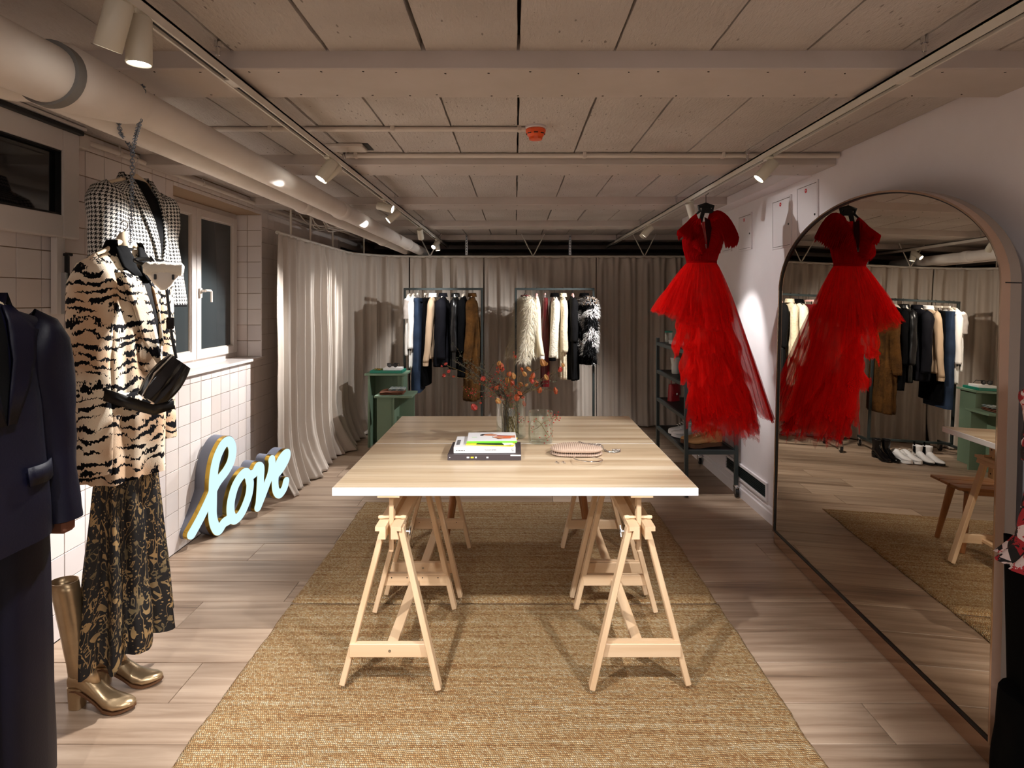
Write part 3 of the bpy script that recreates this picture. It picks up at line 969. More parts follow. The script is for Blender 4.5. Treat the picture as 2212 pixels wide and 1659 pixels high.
def curtain(sa, sb, seed, lab, flare=.08):
    r = random.Random(seed)
    n = int((sb - sa) / .0105)
    # irregular fold phase
    ph = [0]; amp = []
    for i in range(n):
        sm = sa + (sb - sa) * i / n
        fr = 5.0 + 3.2 * noise.noise(Vector((sm * 2.1, seed, 0)))
        ph.append(ph[-1] + 2 * PI * max(fr, 3.0) * (sb - sa) / n)
        amp.append(.55 + .75 * abs(noise.noise(Vector((sm * 1.3, seed + 9, 3)))))
    amp.append(amp[-1])
    hs = [0, .02, .05, .1, .2, .35, .5, .7, .9, 1.1, 1.3, 1.5, 1.7, 1.85, 1.95, 2.02, 2.07, 2.11, 2.15, 2.175]
    rows = []
    for h in hs:
        row = []
        q = h / 2.175
        for i in range(n + 1):
            s = sa + (sb - sa) * i / n
            x, y, nx, ny = rail_at(s)
            A = (.052 - .014 * q) * amp[i]
            if q > .93: A *= .55 + .45 * (1 - q) / .07
            top = 0
            if q > .90:
                tq = (q - .90) / .10
                top = .014 * tq * math.sin(ph[i] * 2 + 1) 
            drift = .8 * noise.noise(Vector((s * 1.5, h * .8, seed))) * (1 - q)
            d = A * math.sin(ph[i] + drift) + .35 * A * math.sin(2.7 * ph[i] + 2 + drift * 2) + top
            d += .018 * noise.noise(Vector((s * 9, h * 2.2, seed + 5))) * (1 - q * .6)
            if h < .5:
                f = (1 - h / .5) ** 2
                d += f * flare * (.7 + .9 * noise.noise(Vector((s * 2.2, 1, seed)))) 
            hh = h + .012 + (.006 * noise.noise(Vector((s * 8, 4, seed))) if h < .01 else 0)
            row.append((x + nx * (d + .0), y + ny * (d + .0), hh))
        rows.append(row)
    o = MB().grid(rows).build('curtain', M['linen'], None, smooth=True, auto=False, recalc=False)
    m = o.modifiers.new('solid', 'SOLIDIFY'); m.thickness = .004
    tag(o, lab, 'curtain', 'linen curtains on the rail')
    return o
curtain(0, s_at_x(-1.36), 1, 'beige linen curtain beside the tiled wall, brightly lit by a spotlight', .20)
curtain(s_at_x(-1.35), s_at_x(-.40), 2, 'grey beige linen curtain behind the rack with the brown fur coat', .05)
curtain(s_at_x(-.39), s_at_x(1.05), 3, 'grey beige linen curtain behind the rack with the white fur coats', .05)
curtain(s_at_x(1.06), s_at_x(2.36), 4, 'grey beige linen curtain between the right clothes rack and the red dress', .05)

# lighting tracks
def dirmat(d):
    d = Vector(d).normalized()
    return d.to_track_quat('-Z', 'Y').to_matrix().to_4x4()
gap = {'L': [2.06, 3.15, 3.32, 4.42, 4.85, 6.14, 7.43], 'R': [2.03, 3.12, 4.5, 5.96]}
for side, X, lab in (('L', TRACK_L, 'long white lighting track on the left side of the ceiling'), ('R', TRACK_R, 'long white lighting track on the right side of the ceiling')):
    ya, yb = -1.6, 8.6
    t = empty('lighting_track', (X, 0, TRACK_Z), 0, lab, 'lighting track')
    mb = MB()
    mb.box((-.0145, (ya + yb) / 2, .017), (.007, yb - ya, .034)); mb.box((.0145, (ya + yb) / 2, .017), (.007, yb - ya, .034)); mb.box((0, (ya + yb) / 2, .030), (.036, yb - ya, .008))
    mb.build('track_body', M['white_paint'], t)
    cuts = [ya] + gap[side] + [yb]
    for a, b in zip(cuts, cuts[1:]):
        MB().box((0, (a + b) / 2, .018), (.022, b - a - .07, .016)).build('slot', M['black'], t)
    for a in gap[side]:
        MB().box((0, a, .010), (.022, .07, .016)).build('slot_cover', M['white_paint'], t)
    for y in ((1.96, 3.42, 4.87, 6.3, 7.77) if side == 'L' else (1.93, 3.40, 4.9, 6.3, 7.8)):
        r_ = MB().cyl((0, y, .033), (0, y, HC - TRACK_Z), .0035, n=8).build('suspension_rod', M['chrome'], t)
        mb = MB(); mb.cyl((0, y, .06), (0, y, .085), .007, n=10); mb.cyl((0, y, HC - TRACK_Z - .022), (0, y, HC - TRACK_Z), .011, n=12); mb.build('ferrule', M['chrome'], r_, smooth=True)

# the spotlights
labs = {
 0: 'large white cylinder spotlight at the top left, tilted', 1: 'large white cylinder spotlight at the top left hanging straight down',
 2: 'white spotlight turned to the tiger coat, front one of its pair above the pipe', 3: 'white spotlight above the pipe, rear one of the pair turned to the tiger coat',
 4: 'lit white spotlight on the left track turned towards the red dress', 5: 'lit white spotlight on the left track turned to the white window',
 6: 'small white spotlight on the left track turned to the dark clothes rack', 7: 'small lit spotlight at the far end of the left track turned to the curtain',
 8: 'small white spotlight at the far end of the left track hanging straight down', 9: 'lit white spotlight on the right track nearest the mirror',
 10: 'white spotlight on the right track close behind the red dress hanger', 11: 'lit white spotlight on the right track left of the red dress',
 12: 'white spotlight on the right track turned to the fur coats rack'}
for k, (side, y, aim, watts, cone, vis) in enumerate(LAMPS):
    X = TRACK_L if side == 'L' else TRACK_R
    piv = Vector((X, y, TRACK_Z - .055))
    d = (Vector(aim) - piv).normalized()
    if vis:
        t = empty('spotlight', (X, y, TRACK_Z), 0, labs[k], 'spotlight', 'track spotlights')
    else:
        t = empty('spotlight', (X, y, TRACK_Z), 0, REAR[k - 13], 'spotlight', 'track spotlights behind the camera')
    MB().box((0, 0, .0), (.03, .07, .022), ch=.004).build('adapter', M['lamp_paint'], t)
    MB().cyl((0, 0, -.005), (0, 0, -.05), .008, n=12).build('stem', M['lamp_paint'], t, smooth=True)
    mb = MB()
    mb.lathe([(.0, .045), (.028, .045), (.0305, .042), (.0305, -.073), (.029, -.075), (.027, -.073), (.027, -.058)], n=32)
    hd = mb.build('head', M['lamp_paint'], t, smooth=True)
    hd.matrix_local = Matrix.Translation((0, 0, -.055)) @ dirmat(d)
    ln = MB().lathe([(.0, -.062), (.027, -.062)], n=24).build('lens', M['lens'], hd)
    ld = bpy.data.lights.new('spot', 'SPOT')
    ld.energy = watts
    ld.color = COOL
    ld.spot_size = math.radians(cone)
    ld.spot_blend = .55
    ld.shadow_soft_size = .022
    lo = bpy.data.objects.new('spot_light', ld); COL.objects.link(lo)
    lo.matrix_world = Matrix.Translation(piv + d * .08) @ dirmat(d)
# ------------------------------------------------------------------ rugs
def rug(yc, ya, yb, lab, seed):
    r = random.Random(seed)
    xa, xb = -1.205, 1.09
    mb = MB()
    nx, ny = 150, 60
    rows = []
    for j in range(ny + 1):
        y = ya + (yb - ya) * j / ny
        row = []
        for i in range(nx + 1):
            x = xa + (xb - xa) * i / nx
            e = .010 * noise.noise(Vector((y * 6, seed, 0))) + .004 * noise.noise(Vector((y * 40, seed, 3)))
            ex = e * (1 if i in (0, nx) or i < 8 or i > nx - 8 else 0)
            ey = .006 * noise.noise(Vector((x * 7, seed + 4, 0))) * (1 if j in (0, ny) else 0)
            z = .012 + .0015 * noise.noise(Vector((x * 5, y * 5, seed)))
            if i in (0, nx) or j in (0, ny): z = .004
            row.append((x + ex, y + ey - yc, z))
        rows.append(row)
    mb.grid(rows)
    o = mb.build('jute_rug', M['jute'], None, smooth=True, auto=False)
    m = o.modifiers.new('solid', 'SOLIDIFY'); m.thickness = .004; m.offset = -1
    o.location = (0, yc, 0)
    return tag(o, lab, 'rug', 'jute rugs')
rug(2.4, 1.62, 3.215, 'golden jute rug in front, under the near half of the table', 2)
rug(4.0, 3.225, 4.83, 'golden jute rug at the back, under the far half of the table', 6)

# ------------------------------------------------------------------ table tops
for (ya, yb, lab) in ((2.447, 3.196, 'white edged pale wood table top nearest the camera, holding the clutch bag'),
                      (3.200, 3.950, 'pale wood table top at the back, seen behind the glass vases')):
    yc = (ya + yb) / 2
    t = empty('table_top', (0, yc, .836), 0, lab, 'table', 'two table tops set edge to edge on trestles')
    MB().box((0, 0, .0165), (1.5, yb - ya, .033), ch=.0015).build('board', M['white_lam'], t)
    MB().box((0, 0, .0336), (1.494, yb - ya - .006, .0012)).build('wood_surface', M['laminate'], t)

# ------------------------------------------------------------------ trestles
def trestle():
    t = empty('trestle', (0, 0, 0))
    zt = .700
    for y in (0.0, .62):
        for s in (-1, 1):
            fx, tx = s * .203, s * .038
            if s > 0: tx = .048
            yo = (-.012 if s > 0 else .02) if y == 0 else (.012 if s > 0 else -.02)
            top = zt - .01 if s > 0 else zt - .05
            lg = MB().bar((fx, y + yo, .018), (tx + (0 if s > 0 else -.0), y + yo, top), .024, .045, up=(0, 1, 0), ch=.003)
            # foot cut
            lg.build('leg', M['birch'], t)
        MB().box((0, y, .172), (.335, .026, .056), ch=.002).build('cross_bar', M['birch_x'], t)
        sgn = -1 if y == 0 else -1
        MB().cyl((0, y - .0135, .172), (0, y - .0145, .172), .006, n=10).build('bolt_head', M['steel'], t)
        if y > 0:
            for q in range(4):
                MB().cyl((-.12 + q * .08, y - .0135, .187), (-.12 + q * .08, y - .0142, .187), .003, n=8).build('pin_hole', M['black'], t)
            MB().box((0, y - .004, .205), (.32, .022, .008)).build('rail_strip', M['birch_x'], t)
        # post, with peg holes, and the wooden peg that carries it
        mbp = MB(); mbp.box((0, y + .04 if y == 0 else y - .04, .695), (.019, .045, .25), ch=.002)
        po = mbp.build('post', M['birch'], t)
        yy = .04 if y == 0 else y - .04
        for q in range(4):
            for sx in (-1, 1):
                MB().cyl((sx * .0096, yy, .60 + q * .05), (sx * .0100, yy, .60 + q * .05), .0055, n=10).build('peg_hole', M['black'], po)
        mb = MB(); mb.tube([(-.058, yy, zt + .009), (-.045, yy, zt + .009), (-.035, yy, zt + .009), (.035, yy, zt + .009), (.045, yy, zt + .009), (.058, yy, zt + .009)], [.007, .009, .006, .006, .009, .007], 10)
        mb.build('peg', M['birch_x'], t, smooth=True)
        mb = MB(); mb.cyl((.052, y, zt - .035), (.085, y, zt - .035), .005, n=8)
        mb.box((.082, y, zt - .035), (.004, .012, .046), rot=(.5, 0, 0)); mb.box((.082, y, zt - .035), (.004, .044, .012), rot=(.5, 0, 0))
        mb.build('wing_bolt', M['steel'], t)
    for s in (-1, 1):
        # dovetail-section rail
        a = s * .011
        pr = [(a, zt), (a + s * .042, zt), (a + s * .042, zt - .018), (a + s * .024, zt - .018), (a + s * .032, zt - .052), (a + s * .0, zt - .052)]
        if s < 0: pr = pr[::-1]
        MB().prism([(p[0], p[1]) for p in pr], 1, -.045, .665).build('rail', M['birch_y'], t)
    MB().box((0, .31, .826), (.092, .70, .019), ch=.002).build('top_board', M['birch_y'], t)
    MB().bar((0, .01, .168), (0, .61, .168), .045, .02, up=(0, 0, 1), ch=.002).build('brace', M['birch_y'], t)
    return t
t0 = trestle()
spots = [(-.52, 2.49, 1, 'pine trestle under the table, front left'), (.52, 2.49, -1, 'pine trestle under the table, front right with metal wing bolts'),
         (-.50, 3.255, 1, 'pine trestle under the table, back left'), (.51, 3.255, -1, 'pine trestle under the table, back right beside the bench')]
for k, (x, y, s, lab) in enumerate(spots):
    o = t0 if k == 0 else copy_tree(t0)
    if s > 0: o.location = (x, y, .016)
    else:
        o.location = (x, y + .62, .016); o.rotation_euler = (0, 0, PI)
    tag(o, lab, 'trestle', 'pine trestles carrying the table')
for o_ in [o for o in bpy.data.objects if o.name.startswith('trestle')]:
    o_.scale = (1, 1, .996); o_.location.z = .0135
# bench behind / under the table
b_ = empty('bench', (.02, 4.21, .0), 0, 'small oiled oak bench with slatted seat standing under the back of the table', 'bench')
for k in range(3):
    MB().box((0, -.105 + k * .105, .442), (1.08, .098, .02), ch=.003).build('seat_slat', M['oakbench'], b_)
for s in (-1, 1):
    MB().box((s * .44, 0, .42), (.05, .27, .024), ch=.002).build('batten', M['oakbench'], b_)
    for q in (-1, 1):
        MB().tube([(s * .43, q * .085, .425), (s * .485, q * .135, .013)], [.026, .016], 14).build('leg', M['oakbench_z'], b_, smooth=True)
for q in (-1, 1): MB().box((0, q * .11, .415), (.86, .022, .034), ch=.002).build('apron', M['oakbench'], b_)

# ------------------------------------------------------------------ mirror
A_ = .965
lean, yaw = .025, .0375
Lx = Vector((yaw, 1, 0)).normalized()
Lz = Vector((lean, 0, 1)).normalized()
Ly = Lz.cross(Lx).normalized()      # towards the room
Lz = Lx.cross(Ly).normalized()
mr = empty('arched_mirror', (0, 0, 0), 0, 'huge arched floor mirror with slim rose brass frame leaning on the white wall', 'mirror')
mr.matrix_world = Matrix(((Lx.x, Ly.x, Lz.x, 1.705), (Lx.y, Ly.y, Lz.y, 3.06), (Lx.z, Ly.z, Lz.z, .0), (0, 0, 0, 1)))
def arch(a, zs, rise, zb, n=48):
    pts = [(a, zb), (a, zb + (zs - zb) * .5)]
    for k in range(n + 1):
        th = PI * k / n
        pts.append((a * math.cos(th), zs + rise * math.sin(th)))
    pts += [(-a, zb + (zs - zb) * .5), (-a, zb)]
    return pts
def ring_prism(mb, outer, inner, ya, yb):
    n = len(outer)
    R = [[(p[0], ya, p[1]) for p in outer], [(p[0], yb, p[1]) for p in outer], [(p[0], yb, p[1]) for p in inner], [(p[0], ya, p[1]) for p in inner]]
    for a, b in zip(R, R[1:] + R[:1]):
        fs = [(k, (k + 1) % n, n + (k + 1) % n, n + k) for k in range(n)]
        mb.add(a + b, fs)
G0 = arch(A_ - .008, 1.70, .455, .088)
mb = MB(); mb.add([(p[0], .0, p[1]) for p in G0], [list(range(len(G0)))])
gl = mb.build('mirror_glass', M['mirror'], mr)
ring = MB(); ring_prism(ring, arch(A_ + .004, 1.70, .468, .080), arch(A_ - .004, 1.70, .459, .086), -.02, .012)
ring.build('brass_edge', M['rosegold'], mr)
ring = MB(); ring_prism(ring, arch(A_ - .003, 1.70, .460, .085), arch(A_ - .010, 1.70, .453, .092), -.006, .008)
ring.build('black_seal', M['black'], mr)
ring = MB(); ring_prism(ring, arch(A_ + .003, 1.70, .467, .002), arch(A_ - .006, 1.70, .457, .012), -.058, -.003)
ring.build('frame', M['mirrorside'], mr)
MB().box((0, -.03, .9), (2 * A_ - .05, .02, 1.7)).build('back_board', M['black'], mr)
for s in (-1, 1):
    MB().box((s * (A_ + .0032), -.03, 1.70), (.002, .057, .004)).build('frame_joint', M['black'], mr)
MB().box((0, -.006, .044), (2 * A_, .018, .082), ch=.001).build('plinth_strip', M['rosegold'], mr)

# ------------------------------------------------------------------ green plinths
def plinth(x0, x1, y0, y1, h, lab, kind):
    cx, cy = (x0 + x1) / 2, (y0 + y1) / 2
    t = empty('display_plinth', (cx, cy, 0), 0, lab, 'plinth', 'green display plinths')
    w, d = x1 - x0, y1 - y0
    MB().box((0, 0, h - .011), (w, d, .022), ch=.002).build('top', M['green'], t)
    if kind == 'a':
        MB().box((-w / 2 + .045, 0, (h - .022) / 2), (.022, d - .03, h - .022), ch=.001).build('upright_board', M['green'], t)
        MB().box((0, d / 2 - .05, (h - .022) / 2), (w - .115, .022, h - .022), ch=.001).build('upright_board', M['green'], t)
        MB().box((w / 2 - .045, 0.02, (h - .022) / 2), (.022, d - .08, h - .022), ch=.001).build('upright_board', M['green'], t)
        MB().box((w / 2 - .075, -d / 2 + .09, (h - .022) / 2), (.06, .022, h - .022), ch=.001).build('upright_board', M['green'], t)
    else:
        MB().box((-w / 4 + .0, -d / 2 + .06, (h - .022) / 2), (w / 2 - .04, .022, h - .022), ch=.001).build('upright_board', M['green'], t)
        MB().box((.0, 0, (h - .022) / 2), (.022, d - .04, h - .022), ch=.001).build('upright_board', M['green'], t)
        MB().box((w / 4 - .01, d / 2 - .06, (h - .022) / 2), (w / 2 - .03, .022, h - .022), ch=.001).build('upright_board', M['green'], t)
        MB().box((.035, -.02, .2), (.045, .022, .4), ch=.001).build('block', M['green'], t)
    return t
plinth(-1.665, -1.21, 6.60, 6.93, .82, 'tall green wooden plinth holding books and sunglasses', 'a')
plinth(-1.465, -1.07, 6.20, 6.56, .64, 'lower green wooden plinth holding a folded knit and scarf', 'b')

# ------------------------------------------------------------------ clothes racks
def caster(mb_parent, p, s=1.0, mat='chrome'):
    c = empty('caster', p); c.parent = mb_parent
    mb = MB(); mb.cyl((0, 0, .085), (0, 0, .10), .02, n=16); mb.box((-.017, -.01, .06), (.004, .04, .06), ch=.001); mb.box((.017, -.01, .06), (.004, .04, .06), ch=.001); mb.box((0, 0, .083), (.038, .044, .006), ch=.001)
    mb.build('fork', M['chrome'], c, smooth=True)
    mb = MB(); mb.tube([(-.013, -.012, .034), (-.010, -.012, .034), (.010, -.012, .034), (.013, -.012, .034)], [.026, .032, .032, .026], 20)
    mb.build('wheel', M['black'] if mat == 'chrome' else M['black'], c, smooth=True)
    mb = MB(); mb.cyl((-.015, -.012, .034), (.015, -.012, .034), .010, n=12); mb.build('hub', M['chrome'], c)
    return c
def rack(x0, x1, yc, lab):
    t = empty('clothes_rack', ((x0 + x1) / 2, yc, 0), 0, lab, 'clothes rack', 'dark steel clothes racks')
    w = (x1 - x0) / 2
    MB().box((0, 0, 1.765), (2 * w, .026, .026), ch=.002).build('top_bar', M['darksteel'], t)
    for s in (-1, 1):
        MB().box((s * (w - .013), 0, .93), (.026, .026, 1.645), ch=.002).build('post', M['darksteel'], t)
        MB().box((s * (w - .013), 0, .115), (.028, .48, .026), ch=.002).build('foot_bar', M['darksteel'], t)
        for q in (-1, 1):
            caster(t, (s * (w - .013), q * .215, .002))
    MB().box((0, .0, .135), (2 * w - .03, .026, .026), ch=.002).build('lower_bar', M['darksteel'], t)
    return t
RKY = 7.13
rack(-1.33, -.385, RKY, 'dark steel clothes rack on wheels with black jackets and blue jeans')
rack(-.005, .945, RKY, 'dark steel clothes rack on wheels with white fur and dark red trousers')

# ------------------------------------------------------------------ shelf rack
sr = empty('shelf_rack', (1.62, 5.46, 0), 0, 'black steel shelf rack on wheels behind the red dress', 'shelf')
SX0, SX1, SY0_, SY1_ = 1.42, 1.835, 4.97, 5.96
for (x, y) in ((SX0, SY0_), (SX1, SY0_), (SX0, SY1_), (SX1, SY1_)):
    MB().box((x - 1.62, y - 5.46, .68), (.03, .03, 1.16), ch=.002).build('post', M['darksteel'], sr)
    caster(sr, (x - 1.62, y - 5.46, .002))
for h in (1.20, .925, .65, .37):
    f_ = MB()
    f_.box((SX0 - 1.62, 0, h), (.026, SY1_ - SY0_, .03)); f_.box((SX1 - 1.62, 0, h), (.026, SY1_ - SY0_, .03))
    f_.box((0, SY0_ - 5.46, h), (SX1 - SX0, .026, .03)); f_.box((0, SY1_ - 5.46, h), (SX1 - SX0, .026, .03))
    f = f_.build('shelf_frame', M['darksteel'], sr)
    MB().box((0.005, 0.005, h + .006), (SX1 - SX0 - .03, SY1_ - SY0_ - .03, .012)).build('shelf_board', M['shelfboard'], f)

# ------------------------------------------------------------------ love sign
def love():
    # centre lines read off the sign, in a plane that stands on the floor
    S = [
     [(215, 1500), (330, 1290), (440, 1060), (560, 800), (690, 620), (762, 470), (778, 310), (735, 215), (660, 250), (585, 390), (540, 540), (515, 720), (508, 900), (505, 1080), (505, 1250), (535, 1380), (590, 1440), (660, 1340), (740, 1290)],
     [(1010, 700), (960, 640), (890, 700), (820, 820), (775, 960), (752, 1100), (760, 1230), (810, 1290), (890, 1220), (955, 1090), (1005, 940), (1022, 800), (1010, 700), (1085, 640), (1130, 555), (1170, 580), (1165, 720), (1158, 880), (1146, 1040), (1130, 1110)],
     [(1130, 1110), (1190, 960), (1250, 800), (1305, 650), (1325, 520), (1320, 455)],
     [(1300, 690), (1385, 650), (1460, 560), (1525, 440), (1535, 365), (1490, 385), (1425, 480), (1385, 620), (1366, 760), (1380, 880), (1430, 925), (1490, 850), (1518, 750)],
    ]
    A = Vector((-2.13, 3.93)); B = Vector((-1.865, 4.72))
    d = (B - A); L = d.length; d = d / L
    def to_plane(cx, cy):
        px, py = 380 + cx / 6.382, 940 + cy / 6.38
        k = (px - 1113) / F
        # intersect the viewing ray X = k*Y with the line A + u d
        u = (k * A.y - A.x) / (d.x - k * d.y)
        Y = A.y + u * d.y
        return u, CAMZ - (py - 647) / F * Y
    strokes = [[Vector(to_plane(*p)) for p in catmull([(a, b, 0) for a, b in s], 8) for p in [(p.x, p.y)]] for s in S]
    zmin = min(p.y for s in strokes for p in s)
    # distance field and marching squares
    g = .0045
    us = np.arange(-.12, L + .16, g); vs = np.arange(-.12, .72, g)
    U, V = np.meshgrid(us, vs, indexing='ij')
    D = np.full(U.shape, 9.)
    R0 = .0345
    for s in strokes:
        for a, b in zip(s, s[1:]):
            ab = b - a; q = max(ab.length_squared, 1e-9)
            t = np.clip(((U - a.x) * ab.x + (V - a.y) * ab.y) / q, 0, 1)
            D = np.minimum(D, np.hypot(U - a.x - t * ab.x, V - a.y - t * ab.y))
    def contours(lev):
        Fv = D - lev
        seg = {}
        def key(i, j, h): return (i, j, h)
        def pt(k):
            i, j, h = k
            if h == 0: a, b = Fv[i, j], Fv[i + 1, j]; t = a / (a - b); return (us[i] + t * g, vs[j])
            a, b = Fv[i, j], Fv[i, j + 1]; t = a / (a - b); return (us[i], vs[j] + t * g)
        nb = {}
        I, J = U.shape
        sg = Fv < 0
        for i in range(I - 1):
            for j in range(J - 1):
                c = (sg[i, j], sg[i + 1, j], sg[i + 1, j + 1], sg[i, j + 1])
                if all(c) or not any(c): continue
                e = []
                if c[0] != c[1]: e.append((i, j, 0))
                if c[1] != c[2]: e.append((i + 1, j, 1))
                if c[2] != c[3]: e.append((i, j + 1, 0))
                if c[3] != c[0]: e.append((i, j, 1))
                for a, b in ([(e[0], e[1])] if len(e) == 2 else [(e[0], e[1]), (e[2], e[3])]):
                    nb.setdefault(a, []).append(b); nb.setdefault(b, []).append(a)
        seen = set(); loops = []
        for k in nb:
            if k in seen: continue
            loop = [k]; seen.add(k); cur = k
            while True:
                nx = [q for q in nb[cur] if q not in seen]
                if not nx: break
                cur = nx[0]; seen.add(cur); loop.append(cur)
            if len(loop) > 12: loops.append([pt(q) for q in loop][::2])
        return loops
    def solid(name, loops, ext, off, mat, parent, fill=True):
        cu = bpy.data.curves.new(name, 'CURVE'); cu.dimensions = '2D'; cu.fill_mode = 'BOTH' if fill else 'NONE'; cu.extrude = ext / 2
        for lp in loops:
            sp = cu.splines.new('POLY'); sp.points.add(len(lp) - 1); sp.use_cyclic_u = True
            for p, q in zip(sp.points, lp): p.co = (q[0], q[1], 0, 1)
        tmp = bpy.data.objects.new(name, cu)
        COL.objects.link(tmp)
        bpy.context.view_layer.update()
        me = bpy.data.meshes.new_from_object(tmp.evaluated_get(bpy.context.evaluated_depsgraph_get()))
        bpy.data.objects.remove(tmp)
        me.materials.clear(); me.materials.append(mat)
        o = bpy.data.objects.new(name, me); COL.objects.link(o); o.parent = parent
        o.location = (0, 0, off)
        return o
    root = empty('love_sign', (0, 0, 0), 0, 'lit cyan white cursive letter sign reading love, leaning at the tiled wall', 'sign')
    # local x along the sign, y up, z towards the room
    ex = Vector((d.x, d.y, 0)); ez = Vector((d.y, -d.x, 0)); ey = Vector((0, 0, 1))
    root.matrix_world = Matrix(((ex.x, ey.x, ez.x, A.x), (ex.y, ey.y, ez.y, A.y), (ex.z, ey.z, ez.z, .0), (0, 0, 0, 1)))
    low = min(p[1] for lp in contours(R0 + .003) for p in lp)
    c1 = [[(p[0], p[1] - low + .003) for p in lp] for lp in contours(R0 + .0035)]
    c0 = [[(p[0], p[1] - low + .003) for p in lp] for lp in contours(R0)]
    solid('letter_body', c1, .085, -.0775, M['grey_metal'], root)
    solid('brass_band', c1, .034, -.0175, M['brass'], root)
    solid('lit_face', c0, .004, .0015, M['neon'], root)
    return root
love()
# ------------------------------------------------------------------ garments
def nz(x, y, z=0): return noise.noise(Vector((x, y, z)))

class Body:
    """torso of a hanging garment: local x across the shoulders, -y the front, z up from the neck"""
    def __init__(s, L, sw, cw, hw, dep, dh, nk=.06, drop=.055, nf=5, fa=.012, seed=1, e=.8, n=72, m=34, dtop=.028):
        s.W = [(0, nk), (.012, nk + .012), (drop * .55, nk + (sw - nk) * .62), (drop, sw), (.24, cw), (L, hw)]
        s.D = [(0, dtop * .8), (drop, dtop + .012), (.16, dep * .78), (.32, dep), (L, dh)]
        s.L, s.nf, s.fa, s.seed, s.e, s.n, s.m, s.drop = L, nf, fa, seed, e, n, m, drop
    def pt(s, th, d, off=0):
        w, dp = interp(s.W, d) + off, interp(s.D, d) + off
        q = min(1, max(0, (d - .08) / .35))
        f = s.fa * q * (math.sin(s.nf * th + s.seed + 1.4 * nz(d * 2.2, s.seed)) + .6 * math.sin((s.nf * 2 + 1) * th + s.seed * 2))
        f += s.fa * .8 * nz(math.cos(th) * 2.2 + s.seed, math.sin(th) * 2.2, d * 5) * (.4 + q)
        c, sn = superpt(th, s.e)
        return Vector(((w + f) * c, (dp + f) * sn, -d))
    def rings(s, d0=0, d1=None, m=None):
        d1 = s.L if d1 is None else d1
        m = m or s.m
        return [[s.pt(2 * PI * k / s.n, d0 + (d1 - d0) * i / m) for k in range(s.n)] for i in range(m + 1)]
    def fy(s, x, d, off=.004):
        w, dp = interp(s.W, d), interp(s.D, d)
        # find the front point at this x
        c = max(-.995, min(.995, x / max(w, .01)))
        th = -math.acos(max(-1, min(1, math.copysign(abs(c) ** (1 / s.e), c))))
        p = s.pt(th, d)
        return p.y - off
    def strip(s, mb, rows, off=.005, k=5):
        """rows of (depth, x left, x right) laid over the front"""
        g = []
        for d, a, b in rows:
            g.append([(a + (b - a) * i / k, s.fy(a + (b - a) * i / k, max(d, .004), off), -d) for i in range(k + 1)])
        mb.grid(g)

def sleeve(side, b, ln, r0=.075, r1=.052, out=.05, fwd=0, seed=1, flat=.8, n=28, m=22, sx=None, taper_top=True):
    x0 = (sx or interp(b.W, b.drop)) - .03
    rings = []
    for i in range(m + 1):
        t = i / m
        cx = side * (x0 + .005 + out * (t ** .7))
        cy = -fwd * t * t + .004 * math.sin(t * 9 + seed)
        z = -b.drop * .55 - ln * t
        r = r0 + (r1 - r0) * t
        if t < .14: r *= .06 + .94 * math.sqrt(1 - (1 - t / .14) ** 2)
        ring = []
        for k in range(n):
            a = 2 * PI * k / n
            rr = r * (1 + .10 * nz(math.cos(a) * 1.5 + seed, t * 7, math.sin(a) * 1.5) + .05 * math.sin(3 * a + t * 6 + seed))
            ring.append((cx + rr * math.cos(a) * (1 if t > .1 else .8), cy + rr * math.sin(a) * flat, z + (.012 * math.cos(a) * side * (1 - t))))
        rings.append(ring)
    return rings

def hanger(x, y, z_bar, z_neck, rz, mat, lab, parent=None, hookmat='chrome', half=.19, clip=False, group='clothes hangers'):
    t = empty('clothes_hanger', (x, y, z_neck), rz, lab, 'hanger', group)
    h = z_bar - z_neck
    pts = [(0, 0, 0), (0, 0, max(.02, h - .03))]
    zc = max(.03, h - .012)
    R = .018
    pts += [(R * math.cos(a) - 0, 0, zc + R * math.sin(a) + .0) for a in [PI * (-.35) + (PI * 1.25) * k / 8 for k in range(9)]]
    MB().tube(pts, .0022, 6).build('hook', M[hookmat], t, smooth=True)
    if clip:
        MB().box((0, 0, -.012), (.26, .012, .024), ch=.003).build('bar', M[mat], t)
        for s in (-1, 1): MB().box((s * .10, 0, -.035), (.022, .018, .034), ch=.003).build('clip', M['chrome'], t)
    else:
        mb = MB()
        mb.tube([(-half, 0, -.062), (-half * .6, 0, -.038), (-.05, 0, -.008), (0, 0, .004), (.05, 0, -.008), (half * .6, 0, -.038), (half, 0, -.062)], [.006, .010, .014, .018, .014, .010, .006], 12)
        mb.build('bar', M[mat], t, smooth=True)
    return t

